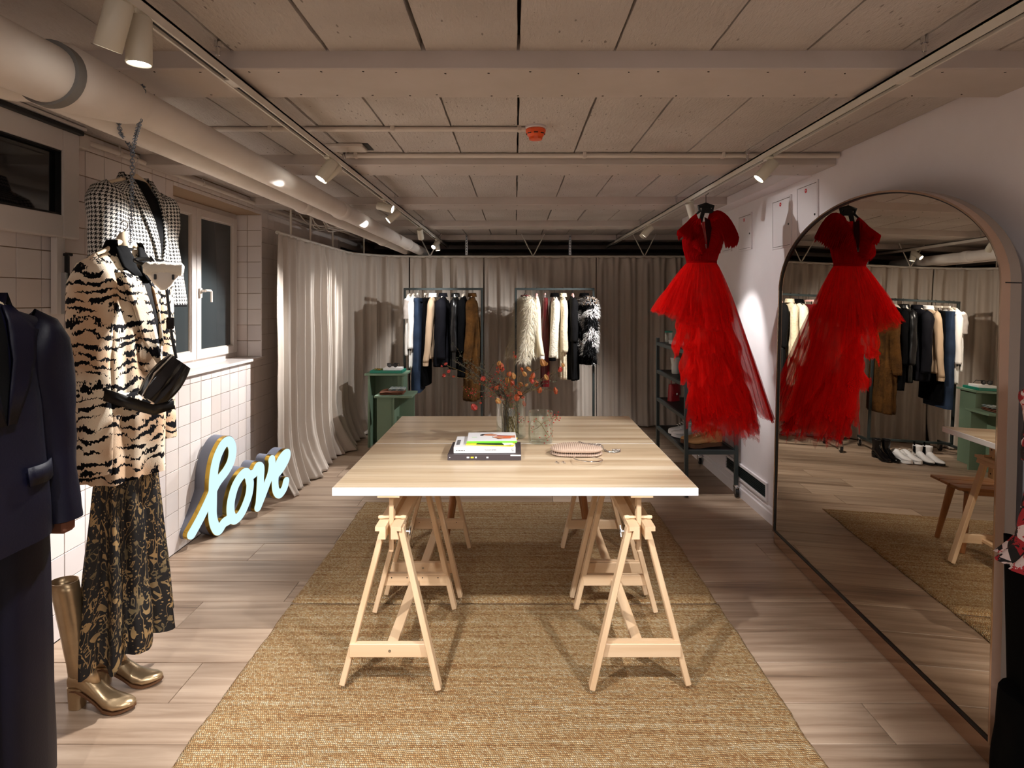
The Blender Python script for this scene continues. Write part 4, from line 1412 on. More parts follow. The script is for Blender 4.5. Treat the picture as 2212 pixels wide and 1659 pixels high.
def fur(src_objs, count, length, mats, seed=1, width=.003, lift=.5, sel=None, jitter=.5, down=(0, 0, -1)):
    """hair strands rooted on the faces of the source objects; each material gets its own bmesh list"""
    r = random.Random(seed)
    tris = []
    for o in src_objs:
        me = o.data
        vs = [v.co for v in me.vertices]
        for p in me.polygons:
            tris.append((p.area, [vs[i] for i in p.vertices], p.normal.copy()))
    tot = sum(t[0] for t in tris)
    acc = []; s_ = 0
    for t in tris: s_ += t[0]; acc.append(s_)
    import bisect
    out = [MB() for _ in mats]
    down = Vector(down)
    for _ in range(count):
        t = tris[bisect.bisect_left(acc, r.random() * tot) % len(tris)]
        P = t[1]
        a, b = r.random(), r.random()
        if len(P) == 4: p = (P[0] * (1 - a) + P[1] * a) * (1 - b) + (P[3] * (1 - a) + P[2] * a) * b
        else: p = P[0]
        mi = sel(p, r) if sel else r.randrange(len(mats))
        if mi is None or mi < 0: continue
        nrm = t[2]
        L = length * r.uniform(.6, 1.3)
        jit = Vector((r.uniform(-1, 1), r.uniform(-1, 1), r.uniform(-1, 1))) * jitter
        d1 = (nrm * lift + down * .6 + jit * .5).normalized()
        d2 = (nrm * lift * .2 + down + jit).normalized()
        m_ = p + d1 * L * .5
        e_ = m_ + d2 * L * .5
        sd = d1.cross(nrm)
        if sd.length < 1e-4: sd = Vector((1, 0, 0))
        sd = sd.normalized() * width * .5
        out[mi].add([p - sd, p + sd, m_ + sd * .8, m_ - sd * .8, e_], [(0, 1, 2, 3), (3, 2, 4)])
    return out

def top_garment(name, cat, lab, loc, rz, group=None, mat='blackfab', L=.75, sw=.2, cw=.2, hw=.21, dep=.05, dh=.06, sl=None, nk=.06, seed=1, fa=.012, nf=5, slr=(.07, .05), out=.03,
                collar=None, cuff=None, fwd=0, open_front=False, hem_band=None, dtop=.028, slmat=None, flat=.8, drop=.055, e=.8):
    t = empty(name, loc, rz, lab, cat, group)
    b = Body(L, sw, cw, hw, dep, dh, nk=nk, seed=seed, fa=fa, nf=nf, dtop=dtop, drop=drop, e=e)
    mb = MB(); mb.loft(b.rings())
    parts = [mb.build('torso', M[mat], t, smooth=True, auto=False)]
    parts[0].modifiers.new('solid', 'SOLIDIFY').thickness = .003
    if sl:
        for s in (-1, 1):
            q = sl if not isinstance(sl, tuple) else (sl[0] if s < 0 else sl[1])
            rg = sleeve(s, b, q, slr[0], slr[1], out, fwd, seed + s, flat)
            o = MB().loft(rg).build('sleeve', M[slmat or mat], t, smooth=True, auto=False)
            o.modifiers.new('solid', 'SOLIDIFY').thickness = .003
            parts.append(o)
            if cuff:
                last = rg[-1]
                c = Vector([sum(p[i] for p in last) / len(last) for i in range(3)])
                rr = []
                for q2, sc in ((0.02, 1.05), (0.0, 1.06), (-.03, 1.0)):
                    rr.append([tuple((Vector(p) - c) * sc * .92 + c + Vector((0, 0, q2 - .01))) for p in last])
                MB().loft(rr).build('cuff', M[cuff], o, smooth=True, auto=False)
    if collar:
        rr = []
        for dz, k in ((-.012, 1.18), (.02, 1.05), (.035, .98), (.02, .9)):
            rr.append([(( nk + .012) * k * superpt(2 * PI * q / 32, .9)[0], (dtop + .018) * k * superpt(2 * PI * q / 32, .9)[1], dz) for q in range(32)])
        MB().loft(rr).build('collar', M[collar], t, smooth=True, auto=False)
    return t, b, parts

def trousers(lab, loc, rz, group, mat, L, w0, w1, dep, seed=1, band=None, cat='trousers'):
    t = empty('trousers', loc, rz, lab, cat, group)
    n = 48
    rings = []
    for i in range(30):
        q = i / 29
        w = w0 + (w1 - w0) * q; d = dep * (.55 + .45 * min(1, q * 3))
        ring = []
        for k in range(n):
            a = 2 * PI * k / n
            c, s_ = superpt(a, .7)
            f = .10 * math.sin(3 * a + seed) + .14 * nz(math.cos(a) * 2, q * 4 + seed, math.sin(a) * 2)
            ring.append((w * c * (1 + f * .5), d * s_ * (1 + f), -.02 - (L - .02) * q))
        rings.append(ring)
    MB().loft(rings).build('leg', M[mat], t, smooth=True, auto=False)
    MB().loft([[(w0 * 1.02 * superpt(2 * PI * k / n, .7)[0], dep * .62 * superpt(2 * PI * k / n, .7)[1], z) for k in range(n)] for z in (0, -.02, -.045)]).build('waistband', M[band or mat], t, smooth=True, auto=False)
    # side seam
    MB().tube([(-w0 * 1.0 - (w1 - w0) * q, -.0, -.03 - (L - .04) * q) for q in (0, .25, .5, .75, 1)], .0025, 6).build('seam', M[mat], t, smooth=True)
    return t

# ---- rack garments --------------------------------------------------------
def wx(px, Y=RKY): return (px - 1113) * Y / F
def wh(py, Y=6.95): return CAMZ - (py - 647) / F * Y
BAR = 1.778
RG = 'clothes on the left rack'
RG2 = 'clothes on the right rack'
H90 = PI / 2
def hang(px, mat, lab, neck=1.694, clip=False, hook='chrome', grp='hangers on the left rack'):
    hanger(wx(px), RKY, BAR, neck, H90 + random.uniform(-.08, .08), mat, lab, clip=clip, hookmat=hook, half=.17, group=grp)
Z0 = 1.682
# left rack
for (px, lab, mat, sm, bot, sl, dep, sw) in (
    (884, 'white t-shirt with grey short sleeves, first garment on the left rack', 'whitefab', 'greyfab', 768, .24, .028, .19),
    (893, 'long sleeved white top beside the blue jeans', 'whitefab', 'whitefab', 795, .58, .030, .19)):
    hang(px, 'whitehanger', 'cream hanger holding the ' + ('white t-shirt' if px == 884 else 'long white top'))
    t, b, p = top_garment('shirt', 'shirt', lab, (wx(px), RKY, Z0), H90, RG, mat, L=Z0 - wh(bot) - .0, sw=sw, cw=.19, hw=.2, dep=dep, dh=dep + .006, sl=sl, slr=(.05, .04), out=.035, seed=px, slmat=sm, dtop=.018, fa=.007)
    if px == 884:
        MB().ball((-.19, -.035, -.62), .022, 12, (.3, 1, 1)).build('print_dot', M['inkblack'], t)
hang(903, 'whitehanger', 'cream clip hanger holding the blue jeans', 1.715, True)
trousers('blue denim jeans hanging from clips on the left rack', (wx(904), RKY, 1.66), H90, RG, 'denim', 1.66 - wh(848), .19, .24, .062, 3)
hang(920, 'whitehanger', 'cream clip hanger holding the black trousers', 1.715, True)
trousers('black trousers hanging beside the blue jeans', (wx(921), RKY, 1.66), H90, RG, 'blackfab', 1.66 - wh(834), .17, .20, .05, 5)
def rackg(px, name, cat, lab, hm, mat, bot, sl, dep, **kw):
    hk = kw.pop('hook', 'chrome'); g = kw.pop('grp', RG); hl = kw.pop('hl'); z = kw.pop('z', Z0)
    hang(px, hm, hl, hook=hk, grp='hangers on the left rack' if g == RG else 'hangers on the right rack')
    return top_garment(name, cat, lab, (wx(px), RKY, z), H90 + kw.pop('tw', 0), g, mat, L=z - wh(bot), dep=dep, dh=dep * 1.1, sl=sl, dtop=min(dep * .6, .03), seed=px, **kw)
rackg(935, 'sweater', 'sweater', 'beige ribbed knit sweater between black trousers and a black coat', 'whitehanger', 'beige', 775, .74, .045, hl='cream hanger holding the beige ribbed sweater', sw=.2, slr=(.058, .046), out=.04, collar='whitefab', cuff='beige', fwd=-.05)
rackg(957, 'coat', 'coat', 'navy black wool coat with broad shoulders, middle of the left rack', 'whitehanger', 'navy2', 793, .70, .095, hl='cream hanger holding the navy black coat', sw=.21, slr=(.085, .065), out=.03, collar='navy2')
rackg(984, 'jacket', 'jacket', 'black leather jacket with glossy shoulders on the left rack', 'whitehanger', 'blackleather', 798, .62, .060, hl='cream hanger holding the black leather jacket', sw=.20, slr=(.07, .055), out=.04, collar='blackleather')
rackg(1001, 'jacket', 'jacket', 'matt black jacket beside the brown fur coat', 'whitehanger', 'blackfab', 815, .62, .055, hl='cream hanger holding the matt black jacket', sw=.2, slr=(.065, .055), out=.03)
t, b, p = rackg(1020, 'fur_coat', 'coat', 'long golden brown fur coat at the right end of the left rack', 'whitehanger', 'brownfur', 866, .74, .085, hl='cream hanger holding the brown fur coat', sw=.2, slr=(.078, .058), out=.04, collar='brownfur', hw=.23, cw=.21, fwd=-.05)
F_ = fur(p, 9000, .014, ['brownfur'], 4, .003, 1.0)
F_[0].build('fur', M['brownfur'], t, recalc=False)['kind'] = 'stuff'
# right rack
t, b, p = rackg(1135, 'fur_coat', 'coat', 'shaggy ivory long haired fur coat at the left end of the right rack', 'blackhanger', 'whitefur', 770, .72, .075, hl='black hanger holding the ivory fur coat', hook='black', grp=RG2, sw=.2, slr=(.085, .062), out=.08, tw=.25, fwd=-.11)
F_ = fur(p, 15000, .085, ['whitefur', 'cream'], 6, .0035, .8, sel=lambda p, r: 0 if r.random() < .72 else 1, jitter=.45)
for q, mt in zip(F_, ('whitefur', 'cream')): q.build('fur', M[mt], t, recalc=False)['kind'] = 'stuff'
MB().loft([[(.08 * math.cos(2 * PI * k / 20), .055 * math.sin(2 * PI * k / 20), z) for k in range(20)] for z in (-.01, .012)]).build('neck_lining', M['darkred'], t, smooth=True)
rackg(1159, 'sweater', 'sweater', 'ivory sweatshirt with ribbed cuffs beside the shaggy white fur', 'pinkhanger', 'cream', 772, .66, .035, hl='pink hanger holding the ivory sweatshirt', hook='black', grp=RG2, sw=.19, slr=(.05, .038), out=.06, cuff='whitefab', fwd=.05)
hang(1177, 'pinkhanger', 'pink clip hanger holding the dark red trousers', 1.715, True, 'black', 'hangers on the right rack')
trousers('dark red leather trousers in the middle of the right rack', (wx(1177), RKY, 1.66), H90, RG2, 'darkred', 1.66 - wh(838), .15, .12, .052, 8)
rackg(1198, 'jacket', 'jacket', 'white boucle jacket with black collar and black cuffs', 'blackhanger', 'sherpa', 775, .68, .055, hl='black hanger holding the white boucle jacket', hook='black', grp=RG2, sw=.19, slr=(.07, .056), out=.05, collar='blackfab', cuff='blackfab', fwd=-.04)
t, b, p = rackg(1216, 'dress', 'dress', 'long cream crochet dress beside the white boucle jacket', 'pinkhanger', 'lace', 820, .62, .040, hl='pink hanger holding the cream crochet dress', hook='black', grp=RG2, sw=.185, slr=(.055, .05), out=.04, collar='lace')
t, b, p = rackg(1237, 'dress', 'dress', 'black velvet dress with ragged hem beside the spotted fur coat', 'pinkhanger', 'blackfur', 822, .5, .05, hl='pink hanger holding the black velvet dress', hook='black', grp=RG2, sw=.19, slr=(.06, .05), out=.02)
t, b, p = rackg(1262, 'fur_coat', 'coat', 'black and white spotted fur coat at the right end of the right rack', 'blackhanger', 'blackfab', 788, .66, .095, hl='black hanger holding the spotted fur coat', hook='black', grp=RG2, sw=.21, slr=(.10, .08), out=.07, tw=.3, collar='blackfab', fwd=-.05)
def selbw(p, r):
    v = math.sin(p.z * 19 + p.x * 9 + 1.0 + 2.6 * nz(p.x * 9, p.y * 12, p.z * 5)) + 1.1 * nz(p.x * 14, p.y * 14, p.z * 10)
    if p.z > -.10: return r.choice([0, 2, 1])
    if v > .05: return 0 if r.random() < .84 else 1
    return 1 if r.random() < .25 else -1
F_ = fur(p, 17000, .05, ['whitefur2', 'blackfur2', 'beigefur'], 9, .0035, 1.2, sel=selbw, jitter=.6)
for q, mt in zip(F_, ('whitefur2', 'blackfur2', 'beigefur')): q.build('fur', M[mt], t, recalc=False)['kind'] = 'stuff'

# ---- houndstooth blazer on the chain ---------------------------------------
RZ_ = math.radians(84)
t = empty('blazer', (-1.83, 2.88, 2.215), RZ_, 'black and white houndstooth blazer hanging open from a chain', 'blazer')
b = Body(.64, .195, .185, .19, .085, .095, nk=.06, drop=.075, seed=5, fa=.008, nf=4, e=.85)
mb = MB(); mb.loft(b.rings()); mb.build('torso', M['hound'], t, smooth=True, auto=False)
for s in (-1, 1):
    rg = sleeve(s, b, .56, .085, .062, .035, .05, 3 + s, .95)
    so = MB().loft(rg).build('sleeve', M['hound'], t, smooth=True, auto=False)
    c = Vector([sum(p[i] for p in rg[-1]) / len(rg[-1]) for i in range(3)])
    MB().loft([[tuple((Vector(p) - c) * .97 + c + Vector((0, 0, q))) for p in rg[-1]] for q in (.01, -.012)]).build('cuff_lining', M['lining'], so, smooth=True, auto=False)
mb = MB(); b.strip(mb, [(.004, -.045, .055), (.08, -.02, .095), (.16, .005, .10), (.26, .03, .09), (.36, .05, .07), (.42, .058, .062)], .005, 8); mb.build('opening', M['lining'], t, smooth=True, auto=False)
mb = MB(); b.strip(mb, [(-.012, -.085, -.055), (.05, -.085, -.022), (.12, -.06, .008), (.20, -.03, .036), (.30, .01, .052), (.42, .05, .062)], .012, 5); o = mb.build('lapel', M['hound'], t, smooth=True, auto=False); o.modifiers.new('s', 'SOLIDIFY').thickness = .004
mb = MB(); b.strip(mb, [(-.012, .06, .10), (.05, .09, .15), (.12, .10, .15), (.20, .095, .13), (.30, .085, .10), (.42, .06, .068)], .012, 5); o = mb.build('lapel', M['hound'], t, smooth=True, auto=False); o.modifiers.new('s', 'SOLIDIFY').thickness = .004
rr = [[(.075 * k * superpt(2 * PI * q / 32, .9)[0], .05 * k * superpt(2 * PI * q / 32, .9)[1] + .01, dz) for q in range(16, 33)] for dz, k in ((-.03, 1.25), (.0, 1.12), (.022, 1.02), (.0, .95))]
rr = [[(.078 * k * math.cos(a), .055 * k * math.sin(a), dz) for a in [PI * -.05 + PI * 1.1 * q / 18 for q in range(19)]] for dz, k in ((-.035, 1.3), (.0, 1.15), (.024, 1.02), (-.005, .95))]
MB().grid(rr).build('collar', M['hound'], t, smooth=True, auto=False)
hg = hanger(-1.83, 2.88, 2.33, 2.225, RZ_, 'woodhanger', 'pale wooden hanger inside the houndstooth blazer', group='hangers on the left wall', half=.2)
# chain over the pipes
ch = empty('hanging_chain', (-1.55, 2.78, 2.3), 0, 'thin grey steel chain looped over the two pipes above the blazer', 'chain')
def chain(path, parent, n):
    P = catmull(path, 12)
    cu = [0]
    for a, c in zip(P, P[1:]): cu.append(cu[-1] + (c - a).length)
    me = None
    for k in range(n):
        s = (k + .5) / n * cu[-1]
        i = max(j for j in range(len(cu)) if cu[j] <= s); i = min(i, len(P) - 2)
        q = (s - cu[i]) / max(cu[i + 1] - cu[i], 1e-6)
        p = P[i].lerp(P[i + 1], q); d = (P[i + 1] - P[i]).normalized()
        if me is None:
            l, w = cu[-1] / n * .72, .0062
            pts = [(w * math.cos(a), 0, l * math.sin(a) + (l * .35 if math.sin(a) > 0 else -l * .35) * 0) for a in [2 * PI * z / 12 for z in range(12)]]
            me = MB().tube(pts, .0017, 5, closed=True, caps=False).mesh('link', M['chain'])
        o = bpy.data.objects.new('link', me); COL.objects.link(o); o.parent = parent
        R = d.to_track_quat('Z', 'Y').to_matrix().to_4x4() @ Matrix.Rotation(PI / 2 * (k % 2), 4, 'Z')
        o.matrix_local = Matrix.Translation(p) @ R
K = Vector((-1.55, 2.78, 2.3))
def cp(px, py, Y): return Vector(((px - 1113) * Y / F, Y, CAMZ - (py - 647) * Y / F)) - K
def ps(ax, az, r, deg, px):
    X = ax + r * math.cos(math.radians(deg)); h = az + r * math.sin(math.radians(deg))
    return Vector((X, -X * F / (1113 - px), h)) - K
J = cp(286, 330, 2.20)
chain([J, cp(292, 300, 2.10), ps(-1.24, 2.275, .066, -75, 301), ps(-1.24, 2.275, .066, -35, 306), ps(-1.24, 2.275, .066, 5, 310), ps(-1.24, 2.275, .066, 45, 309), ps(-1.24, 2.275, .066, 85, 304)], ch, 30)
chain([J, cp(272, 300, 2.2), ps(-1.42, 2.272, .058, -60, 262), ps(-1.42, 2.272, .058, -15, 256), ps(-1.42, 2.272, .058, 20, 253)], ch, 20)
chain([J, cp(285, 400, 2.25), cp(284, 470, 2.32), cp(281, 528, 2.42)], ch, 34)

# ---- tiger coat ------------------------------------------------------------
t = empty('coat', (-1.665, 2.55, 1.86), math.radians(84), 'tawny tiger striped long coat with black collar hanging at the tiled wall', 'coat')
b = Body(.96, .185, .165, .185, .10, .125, nk=.06, drop=.085, seed=2, fa=.015, nf=5, e=.85)
b.strip_ = None
mb = MB(); mb.loft(b.rings()); mb.build('torso', M['tiger'], t, smooth=True, auto=False)
for s in (-1, 1):
    rg = sleeve(s, b, .86 if s < 0 else .80, .088, .060, .030, .03, 6 + s, 1.0)
    MB().loft(rg).build('sleeve', M['tiger'], t, smooth=True, auto=False)
mb = MB(); b.strip(mb, [(-.005, -.075, -.03), (.04, -.085, -.005), (.085, -.075, .005), (.12, -.03, .02)], .016, 5)
b.strip(mb, [(-.005, .03, .075), (.04, .02, .09), (.10, .015, .085), (.14, .02, .05)], .016, 5)
mb.build('front_collar', M['blackfab'], t, smooth=True, auto=False).modifiers.new('s', 'SOLIDIFY').thickness = .005
rr = [[(.075 * k * math.cos(a), .055 * k * math.sin(a), dz) for a in [PI * -.15 + PI * 1.3 * q / 18 for q in range(19)]] for dz, k in ((-.04, 1.35), (.0, 1.2), (.028, 1.05), (-.01, .95))]
MB().grid(rr).build('collar', M['blackfab'], t, smooth=True, auto=False)
mb = MB(); b.strip(mb, [(.09, -.02, .03), (.16, .0, .045), (.3, .022, .044), (.45, .034, .042), (.6, .036, .040)], .004, 3); mb.build('opening', M['lining'], t, smooth=True, auto=False)
for (dl) in ((-1),):
    mb = MB(); b.strip(mb, [(.10, -.09, -.018), (.16, -.10, .0), (.26, -.065, .018), (.40, -.02, .030), (.5, .025, .036)], .014, 5)
    mb.build('lapel', M['tiger'], t, smooth=True, auto=False).modifiers.new('s', 'SOLIDIFY').thickness = .006
    mb = MB(); b.strip(mb, [(.10, .04, .10), (.18, .05, .12), (.28, .05, .095), (.42, .045, .06)], .014, 5)
    mb.build('lapel', M['tiger'], t, smooth=True, auto=False).modifiers.new('s', 'SOLIDIFY').thickness = .006
mb = MB(); b.strip(mb, [(.60, -.15, -.05), (.66, -.15, -.05)], .012, 5); mb.build('pocket_flap', M['tiger'], t, smooth=True, auto=False).modifiers.new('s', 'SOLIDIFY').thickness = .005
MB().ball((.03, b.fy(.03, .5, .012), -.50), .012, 12, (1, .5, 1)).build('button', M['blackfab'], t, smooth=True)
hg = hanger(-1.665, 2.55, 1.97, 1.885, math.radians(84), 'woodhanger', 'pale wooden hanger with broad rounded neck in the tiger coat', group='hangers on the left wall', half=.15)
mb = MB(); mb.ball((0, 0, 0), .045, 16, (.9, .55, 1.0)); mb.build('neck_block', M['woodhanger'], hg, smooth=True)

# ---- printed skirt ---------------------------------------------------------
t = empty('skirt', (-1.665, 2.56, 1.00), math.radians(84), 'black chiffon skirt with gold blotch print hanging under the tiger coat', 'skirt')
rings = []
n = 120
for i in range(40):
    q = i / 39
    ring = []
    for k in range(n):
        a = 2 * PI * k / n
        w = .135 + .045 * q ** .8; d = .075 + .065 * q
        f = (.006 + .022 * q) * (math.sin(9 * a + .8 * nz(q * 2, 3)) + .5 * math.sin(15 * a + 2)) + .02 * q * nz(math.cos(a) * 2, math.sin(a) * 2, q * 3)
        hem = .79 - .05 * math.cos(a) + .03 * nz(math.cos(a) * 3, math.sin(a) * 3, 1) + .012 * math.sin(9 * a)
        ring.append(((w + f) * math.cos(a), (d + f) * math.sin(a), -hem * q))
    rings.append(ring)
MB().loft(rings).build('skirt_cloth', M['goldprint'], t, smooth=True, auto=False)
MB().loft([[(.137 * math.cos(2 * PI * k / 40), .078 * math.sin(2 * PI * k / 40), z) for k in range(40)] for z in (.02, -.02)]).build('waistband', M['blackfab'], t, smooth=True)

# ---- gold boots ------------------------------------------------------------
def boot(loc, rz, lab, lean=(0, 0), shaft=.30, mat='gold_leather', sole='rubberbrown', heel_h=.075, L=.25, grp=None, name='boot', cat='boot', hm=None, gore=None, solet=.006):
    t = empty(name, loc, rz, lab, cat, grp)
    # foot along +x, heel at x=0
    st = [(-.012, .026, .062), (0.0, .032, .075), (.03, .034, .085), (.07, .033, .082), (.11, .034, .062), (.15, .042, .052), (.19, .044, .042), (.22, .036, .034), (.243, .022, .024), (.252, .010, .014)]
    k_ = L / .25
    rings = []
    for x, w, h in st:
        x *= k_
        zb = heel_h * max(0, min(1, (1 - (x / k_ - .03) / .13))) if x > .03 * k_ else heel_h
        if x > .16 * k_: zb = .0 + .012 * max(0, (x / k_ - .2) / .05)
        zb += solet
        ring = []
        for q in range(24):
            a = 2 * PI * q / 24
            c, s_ = superpt(a, .75 if s_sign(a) else 1.0)
            ring.append((x, w * c, zb + h * .5 + h * .5 * s_))
        rings.append(ring)
    MB().loft(rings, True).build('foot', M[mat], t, smooth=True)
    # shaft
    rr = []
    for q in range(12):
        u = q / 11
        z = heel_h + .03 + (shaft) * u
        cx = .03 - lean[0] * u; rx = .040 + .012 * math.sin(u * PI * .5) + (.025 * (1 - u * 5) if u < .2 else 0) ; ry = .033 + .012 * u
        cx += .014 * (1 - min(1, u * 5))
        rr.append([(cx + rx * math.cos(2 * PI * k / 28) * (1 + .03 * nz(q, k * .5)), lean[1] * u + ry * math.sin(2 * PI * k / 28) * (1 + .05 * nz(q * .7, k * .4, 2)), z) for k in range(28)])
    so = MB().loft(rr).build('shaft', M[mat], t, smooth=True, auto=False)
    so.modifiers.new('s', 'SOLIDIFY').thickness = .003
    if heel_h > .02:
        mb = MB(); mb.loft([[(.0 + .0 + rx * superpt(2 * PI * k / 16, .6)[0] + dx, ry * superpt(2 * PI * k / 16, .6)[1], z) for k in range(16)] for z, rx, ry, dx in ((0, .026, .026, .012), (heel_h * .5, .028, .028, .012), (heel_h + .012, .036, .032, .018))], True)
        mb.build('heel', M[hm or mat], t, smooth=True)
    prof = [(-.014, 0)]
    out = []
    for x, w in ((-.012, .02), (0, .03), (.03, .033), (.07, .030), (.11, .033), (.15, .042), (.19, .044), (.22, .037), (.243, .024), (.254, .010)): out.append((x * k_, w))
    vs = []; fs = []
    for x, w in out:
        zb = heel_h * max(0, min(1, (1 - (x / k_ - .03) / .13))) if x > .03 * k_ else heel_h
        if x > .16 * k_: zb = .012 * max(0, (x / k_ - .2) / .05)
        vs += [(x, -w, zb), (x, w, zb), (x, w, zb + solet + .002), (x, -w, zb + solet + .002)]
    for i in range(len(out) - 1):
        a = i * 4; c = a + 4
        for q in range(4): fs.append((a + q, a + (q + 1) % 4, c + (q + 1) % 4, c + q))
    fs += [(0, 1, 2, 3), tuple(len(vs) - 4 + q for q in (3, 2, 1, 0))]
    MB().add(vs, fs).build('sole', M[sole], t)
    if gore:
        for s in (-1, 1): MB().box((.035, s * .044, heel_h + .03 + shaft * .6), (.03, .006, shaft * .7)).build('elastic_gore', M[gore], t)
        MB().box((-.02 - 0, 0, heel_h + .03 + shaft + .006), (.006, .018, .05)).build('pull_tab', M[gore], t)
    return t
def s_sign(a): return math.sin(a) < 0
boot((-1.775, 2.41, .001), math.radians(-4), 'gold leather block heel boot in front, its shaft flopped back to the wall', (.075, -.0), .40)
boot((-1.765, 2.545, .001), math.radians(4), 'gold leather block heel boot behind, half hidden by the front one', (.0, .0), .26)

# ---- bags on the coat -------------------------------------------------------
t = empty('shearling_bag', (-1.48, 2.515, 1.755), math.radians(34), 'small white shearling pouch bag with two dark buckles hung on the coat', 'handbag')
rr = []
for i in range(14):
    q = i / 13
    w = .076 * max(.16, (1 - q) ** .62 if q > .3 else 1 - .0 * q) * (1 if q > .3 else .80 + 0 * q); d = .046 * math.sqrt(max(.03, 1 - (q * .95) ** 2.4))
    rr.append([(w * superpt(2 * PI * k / 36, .8)[0], d * superpt(2 * PI * k / 36, .8)[1], .02 - .095 * q) for k in range(36)])
MB().loft(rr, True).build('pouch', M['whitefab'], t, smooth=True)
mb = MB()
mb.tube([(x, -.026, .016 - .004 * abs(x / .07)) for x in np.linspace(-.074, .074, 15)], [.016] + [.027 + .0012 * math.sin(k * 2.3) for k in range(13)] + [.016], 18)
mb.build('flap_roll', M['shearling'], t, smooth=True)
for s in (-1, 1): MB().box((s * .032, -.052, -.022), (.010, .008, .022), ch=.002).build('buckle', M['blackleather'], t)
mb = MB(); mb.tube(catmull([(-.07, .02, .03), (-.10, .03, .05), (-.04, .05, .055), (.06, .04, .03)], 6), .008, 8); mb.build('strap', M['blackleather'], t, smooth=True)
t = empty('black_bag', (-1.465, 2.50, 1.30), math.radians(52), 'glossy black pleated crossbody bag with strap slung over the tiger coat', 'handbag')
rr = []
tl = math.radians(52)
for i in range(15):
    q = i / 14
    x = -.095 + .19 * q
    hw = .072 * (.62 + .38 * math.sin(PI * (.12 + q * .76))); d = .03 * (.5 + .5 * math.sin(PI * (.1 + q * .8)))
    ring = []
    for k in range(30):
        a = 2 * PI * k / 30
        xx, zz = x, hw * math.sin(a)
        ring.append((xx * math.cos(tl) - zz * math.sin(tl), -d * superpt(a, .8)[0] * (1 + .12 * math.sin(a * 11)), xx * math.sin(tl) + zz * math.cos(tl)))
    rr.append(ring)
MB().loft(rr, True).build('bag_body', M['patent'], t, smooth=True)
mb = MB(); mb.tube([(-.10 * math.cos(tl) - z * math.sin(tl) + x * math.cos(tl), -.026, -.10 * math.sin(tl) + z * math.cos(tl) + x * math.sin(tl)) for x, z in ((0, .045), (.1, .062), (.2, .05))], .003, 6)
mb.build('zip', M['chrome'], t, smooth=True)
mb = MB(); mb.tube(catmull([(.045, .0, .09), (.03, .01, .2), (.02, .015, .32), (.005, .02, .43), (-.03, .06, .52)], 8), .006, 6); mb.build('strap', M['blackleather'], t, smooth=True)
MB().box((.026, .012, .24), (.03, .014, .05), ch=.004).build('strap_slider', M['patent'], t)
mb = MB()
mb.grid([[(-.23, .012, .0), (-.14, -.002, -.045), (-.05, -.018, -.09), (.03, -.016, -.085)], [(-.23, .012, -.05), (-.14, -.002, -.095), (-.05, -.018, -.135), (.03, -.016, -.12)]])
mb.build('wide_strap', M['blackleather'], t, smooth=True).modifiers.new('s', 'SOLIDIFY').thickness = .008

# ---- navy suit at the left edge ----------------------------------------------
t = empty('blazer', (-1.50, 1.66, 1.63), math.radians(88), 'dark navy satin blazer with peaked lapels at the left edge of the picture', 'blazer')
b = Body(.70, .225, .20, .235, .085, .10, nk=.07, drop=.055, seed=12, fa=.006, nf=4, e=.82)
MB().loft(b.rings()).build('torso', M['navy'], t, smooth=True, auto=False)
for s in (-1, 1):
    rg = sleeve(s, b, .655, .088, .062, .05, .04, 13 + s, .95)
    so = MB().loft(rg).build('sleeve', M['navy'], t, smooth=True, auto=False)
    if s > 0:
        MB().box((.255, -.04, -.71), (.055, .06, .045), ch=.01).build('shirt_cuff', M['brownwool'], so)
mb = MB(); b.strip(mb, [(.0, -.05, .05), (.1, -.03, .045), (.2, -.015, .03), (.34, -.002, .012)], .004, 4); mb.build('opening', M['lining'], t, smooth=True, auto=False)
for s in (-1, 1):
    mb = MB(); rows = [(.005, .055, .10), (.05, .052, .12), (.075, .05, .145), (.082, .05, .16), (.10, .046, .145), (.16, .04, .12), (.24, .02, .085), (.34, .002, .03)]
    b.strip(mb, [(d, min(s * a, s * c), max(s * a, s * c)) for d, a, c in rows], .012, 5)
    mb.build('lapel', M['navy'], t, smooth=True, auto=False).modifiers.new('s', 'SOLIDIFY').thickness = .005
    mb = MB(); b.strip(mb, [(.475, s * .06 if s > 0 else -.19, .19 if s > 0 else -.06), (.53, s * .065 if s > 0 else -.19, .19 if s > 0 else -.065)], .012, 6)
    mb.build('pocket_flap', M['navy'], t, smooth=True, auto=False).modifiers.new('s', 'SOLIDIFY').thickness = .005
rr = [[(.085 * k * math.cos(a), .06 * k * math.sin(a), dz) for a in [PI * -.1 + PI * 1.2 * q / 18 for q in range(19)]] for dz, k in ((-.035, 1.3), (.0, 1.15), (.03, 1.02), (-.005, .95))]
MB().grid(rr).build('collar', M['navy'], t, smooth=True, auto=False)
hanger(-1.50, 1.66, 1.725, 1.64, math.radians(88), 'woodhanger', 'pale hanger in the navy blazer at the left edge', group='hangers on the left wall', half=.2)
t = empty('trousers', (-1.52, 1.70, 1.05), math.radians(88), 'wide dark navy trousers hanging under the navy blazer at the left edge', 'trousers')
for s in (-1, 1):
    rr = []
    for i in range(24):
        q = i / 23
        rr.append([(s * .105 + (.105 + .022 * q) * superpt(2 * PI * k / 40, .7)[0] * (1 + .04 * nz(k * .3, q * 5, s)), (.06 + .02 * q) * superpt(2 * PI * k / 40, .8)[1] * (1 + .12 * math.sin(6 * PI * k / 40 + s) ), -.9 * q) for k in range(40)])
    MB().loft(rr).build('leg', M['navy'], t, smooth=True, auto=False)

